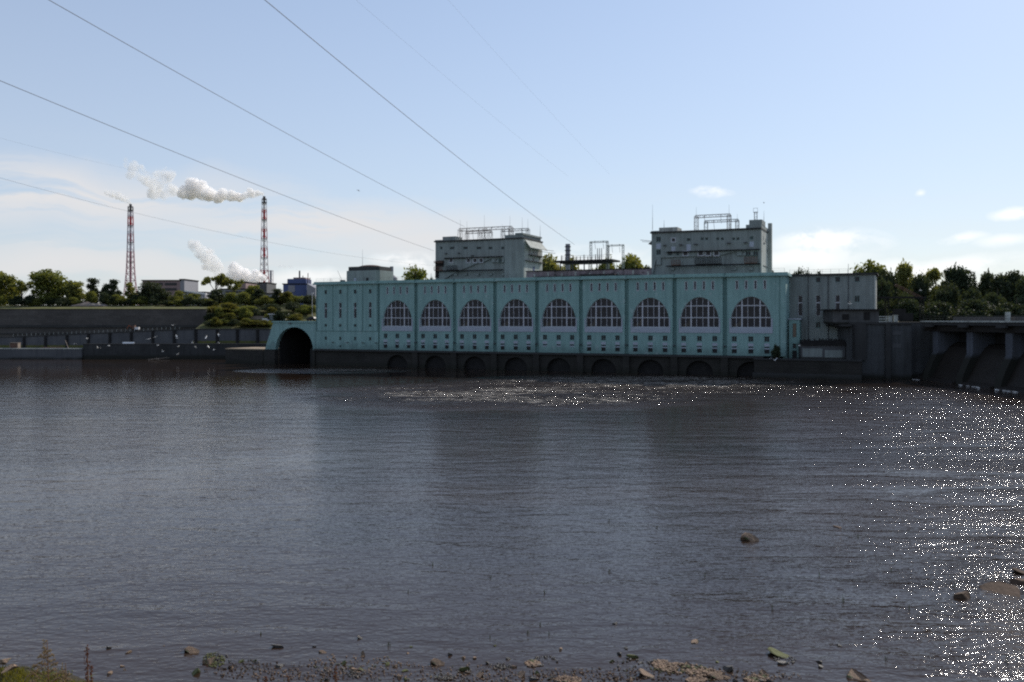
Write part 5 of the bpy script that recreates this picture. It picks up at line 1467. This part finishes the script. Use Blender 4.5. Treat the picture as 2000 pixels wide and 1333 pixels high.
def gravel(name, pts, n, label, size=(.03, .09), seed=1, col='rock'):
    rnd = random.Random(seed); mb = MB()
    for _ in range(n):
        px, py, rx, ry = rnd.choice(pts)
        a = rnd.random() * 6.28; q = rnd.random() ** .5
        x_, y_ = px + rx * q * math.cos(a), py + ry * q * math.sin(a)
        Z = CAMZ * 1700 / (y_ - 625); s = rnd.uniform(*size)
        c = Vector((wx(x_, Z), Z, rnd.uniform(0, .03)))
        ph = rnd.random() * 6.28
        vs = []
        for k, (r, z) in enumerate(((1, 0), (.8, .55))):
            for i in range(5): vs.append(c + Vector((math.cos(ph + i * 1.257) * s * r * rnd.uniform(.7, 1.2), math.sin(ph + i * 1.257) * s * r * rnd.uniform(.7, 1.2), z * s * rnd.uniform(.5, 1.2))))
        vs.append(c + Vector((0, 0, s * .75)))
        mb.add(vs, [(i, (i + 1) % 5, 5 + (i + 1) % 5, 5 + i) for i in range(5)] + [(5 + i, 5 + (i + 1) % 5, 10) for i in range(5)])
    o = mb.build(name, MT[col], None)
    return tag(o, label, 'gravel', kind='stuff')
gravel('gravel', [(1300, 1303, 22, 9), (1340, 1308, 45, 10), (1375, 1316, 35, 8), (1290, 1296, 18, 6), (1110, 1330, 25, 8), (1040, 1297, 15, 6), (1480, 1328, 25, 8), (1360, 1330, 20, 6)], 900,
       'bank of small pale pebbles breaking the surface near the bottom', (.03, .085), 1, 'rock')
gravel('gravel', [(975, 1303, 25, 6), (700, 1318, 30, 7), (650, 1310, 30, 12), (470, 1300, 40, 12), (900, 1320, 60, 12), (1530, 1290, 25, 8), (1230, 1300, 40, 14), (870, 1325, 20, 5), (1060, 1290, 30, 10), (430, 1285, 14, 12)], 420,
       'scattered dark wet pebbles in the shallows', (.025, .06), 2, 'rock_dark')
gravel('gravel', [(600, 1318, 130, 14), (850, 1312, 150, 18), (1150, 1318, 160, 14), (1450, 1322, 120, 10), (1000, 1326, 300, 8), (700, 1295, 110, 14)], 750, 'fine tan pebbles thinly strewn along the bottom shallows', (.02, .05), 6, 'rock')
gravel('gravel', [(1000, 1322, 420, 12), (560, 1312, 160, 18), (1300, 1318, 260, 14)], 600, 'fine dark pebbles thinly strewn along the bottom shallows', (.02, .055), 7, 'rock_brown')
gravel('water_weed', [(418, 1290, 22, 14), (1330, 1308, 60, 10), (60, 1315, 90, 12)], 500, 'green slimy weed around the stones in the shallows', (.02, .05), 3, 'rock_moss')

# grass and plants on the near bank, bottom left
rnd = random.Random(9); mb = MB()
for _ in range(14000):
    x_ = rnd.uniform(-24, -13.0) ; Z = rnd.uniform(29, 36.6)
    z = ground_h(x_, Z)
    if z < .02: continue
    h = rnd.uniform(.06, .30); a = rnd.random() * 6.28; t = Vector((rnd.gauss(0, .08), rnd.gauss(0, .08), h)); wv_ = Vector((math.cos(a), math.sin(a), 0)) * .022
    p = Vector((x_, Z, z))
    mb.add([p - wv_, p + wv_, p + t], [(0, 1, 2)])
tag(mb.build('grass', MT['grass'], None), 'green and tan grass on the near bank at the bottom left corner', 'grass', kind='stuff')
for k_, (px, py, w_, c_) in enumerate(((12, 1312, 26, 'pale tan stone in the grass at the bottom left corner'), (22, 1327, 34, 'tan broken stone low in the bottom left corner grass'))):
    rock(px, py, w_, 9, 'rock', c_, seed=k_ + 2).location.z = .45


def seed_plant(px, top, wpx, Z, label, red=False, seed=1):
    rnd = random.Random(seed)
    x = wx(px, Z); zb = ground_h(x, Z) ; zt = wz(top, Z); H = zt - zb
    o = thing('seed_plant', (x, Z, zb), 0, label, 'plant')
    W_ = wpx * Z / 1700
    st_ = MB().tube((0, 0, 0), (.02, 0, H * .6), .012, .008, 6).tube((.02, 0, H * .6), (-.0, 0, H), .008, .004, 6)
    heads = MB(); leaves = MB()
    def spike(p, q, r):
        p = Vector(p); q = Vector(q); L = (q - p).length; n = int(L / .006) + 6
        for i in range(n):
            f = i / n; c = p.lerp(q, f) + Vector((rnd.gauss(0, 1), rnd.gauss(0, 1), rnd.gauss(0, 1))) * r * (.55 if f < .8 else .4)
            s = rnd.uniform(.006, .012)
            heads.add([c + Vector(v) * s for v in ((1, 0, 0), (-1, 0, 0), (0, 1, 0), (0, -1, 0), (0, 0, 1.3), (0, 0, -1.3))],
                      [(0, 2, 4), (2, 1, 4), (1, 3, 4), (3, 0, 4), (2, 0, 5), (1, 2, 5), (3, 1, 5), (0, 3, 5)])
    if red:
        spike((0, 0, H - .62), (0, 0, H), W_ * .42)
    else:
        spike((0, 0, H - .6), (-.04, 0, H), W_ * .10)
        for i in range(16):
            f = i / 16; z = H - .12 - f * .55; s = 1 if i % 2 else -1
            ln = (.05 + f * .18) * W_ / .3 * rnd.uniform(.7, 1.25)
            q = (s * ln, rnd.uniform(-.08, .08), z + ln * .45)
            st_.tube((0, 0, z - ln * .2), q, .004, .002, 4)
            spike((s * ln * .35, 0, z + ln * .1), q, .016)
            spike((s * ln * .8, 0, z + ln * .35), (s * ln * 1.15, 0, z + ln * .2), .014)
    for i in range(14):
        z = H * rnd.uniform(.2, .75); a = rnd.random() * 6.28; l = rnd.uniform(.08, .16)
        d = Vector((math.cos(a), math.sin(a), .3)); e = Vector((-math.sin(a), math.cos(a), 0)) * .012
        c = Vector((0, 0, z)); leaves.add([c, c + d * l * .5 + e, c + d * l, c + d * l * .5 - e], [(0, 1, 2, 3)])
    st_.build('stem', MT['stem'], o); heads.build('seed_head', MT['seed_red' if red else 'seed'], o); leaves.build('leaves', MT['leaf_pale'], o)
    return o
seed_plant(92, 1250, 46, 11.5, 'pale branching dried seed plant at the bottom left', seed=1)
seed_plant(128, 1296, 30, 11.3, 'shorter pale dried seed plant right of the tall branching one', seed=2)
seed_plant(170, 1264, 11, 10.5, 'slim red brown seed spike at the bottom left', True, 3)
seed_plant(178, 1300, 8, 10.6, 'lower red brown seed spike touching the slim one', True, 8)
seed_plant(655, 1303, 12, 10.0, 'red brown seed spike tip at the bottom left of centre', True, 4)
seed_plant(563, 1320, 9, 10.2, 'short red brown spike tip left of the taller tip', True, 5)
seed_plant(519, 1321, 8, 10.4, 'leftmost short red brown spike tip on the bottom edge', True, 6)


def sprig(px, py, hpx, seed, label='thin green water plant standing in the river near the shore'):
    rnd = random.Random(seed); Z = CAMZ * 1700 / (py - 625); h = hpx * Z / 1700; mb = MB()
    for i in range(5):
        t = Vector((rnd.gauss(0, .12), rnd.gauss(0, .1), 1)) * h * rnd.uniform(.6, 1.1); b = Vector((rnd.gauss(0, .05), rnd.gauss(0, .05), -.1))
        mb.tube(b, t * .8, .012, .004, 4)
    o = mb.build('water_plant', MT['leaf'], None, loc=(wx(px, Z), Z, 0)); tag(o, label, 'water plant', 'thin water plants in the river')
for i, q_ in enumerate([(1647, 1176, 16), (1508, 1192, 13), (1190, 1118, 10), (1190, 1020, 8), (845, 1105, 8), (1063, 1160, 11), (1967, 1295, 20), (1776, 1192, 14), (1865, 1148, 14), (798, 1158, 9), (1600, 1124, 10), (1676, 1050, 8), (1741, 1116, 10), (1818, 1140, 8),
                        (1072, 1240, 9), (1030, 1238, 9), (1055, 1222, 8), (760, 1262, 12), (957, 1246, 7), (510, 1240, 9), (1377, 1126, 8), (958, 1130, 7), (1283, 1032, 6), (1730, 1290, 14)]):
    sprig(*q_, seed=i)
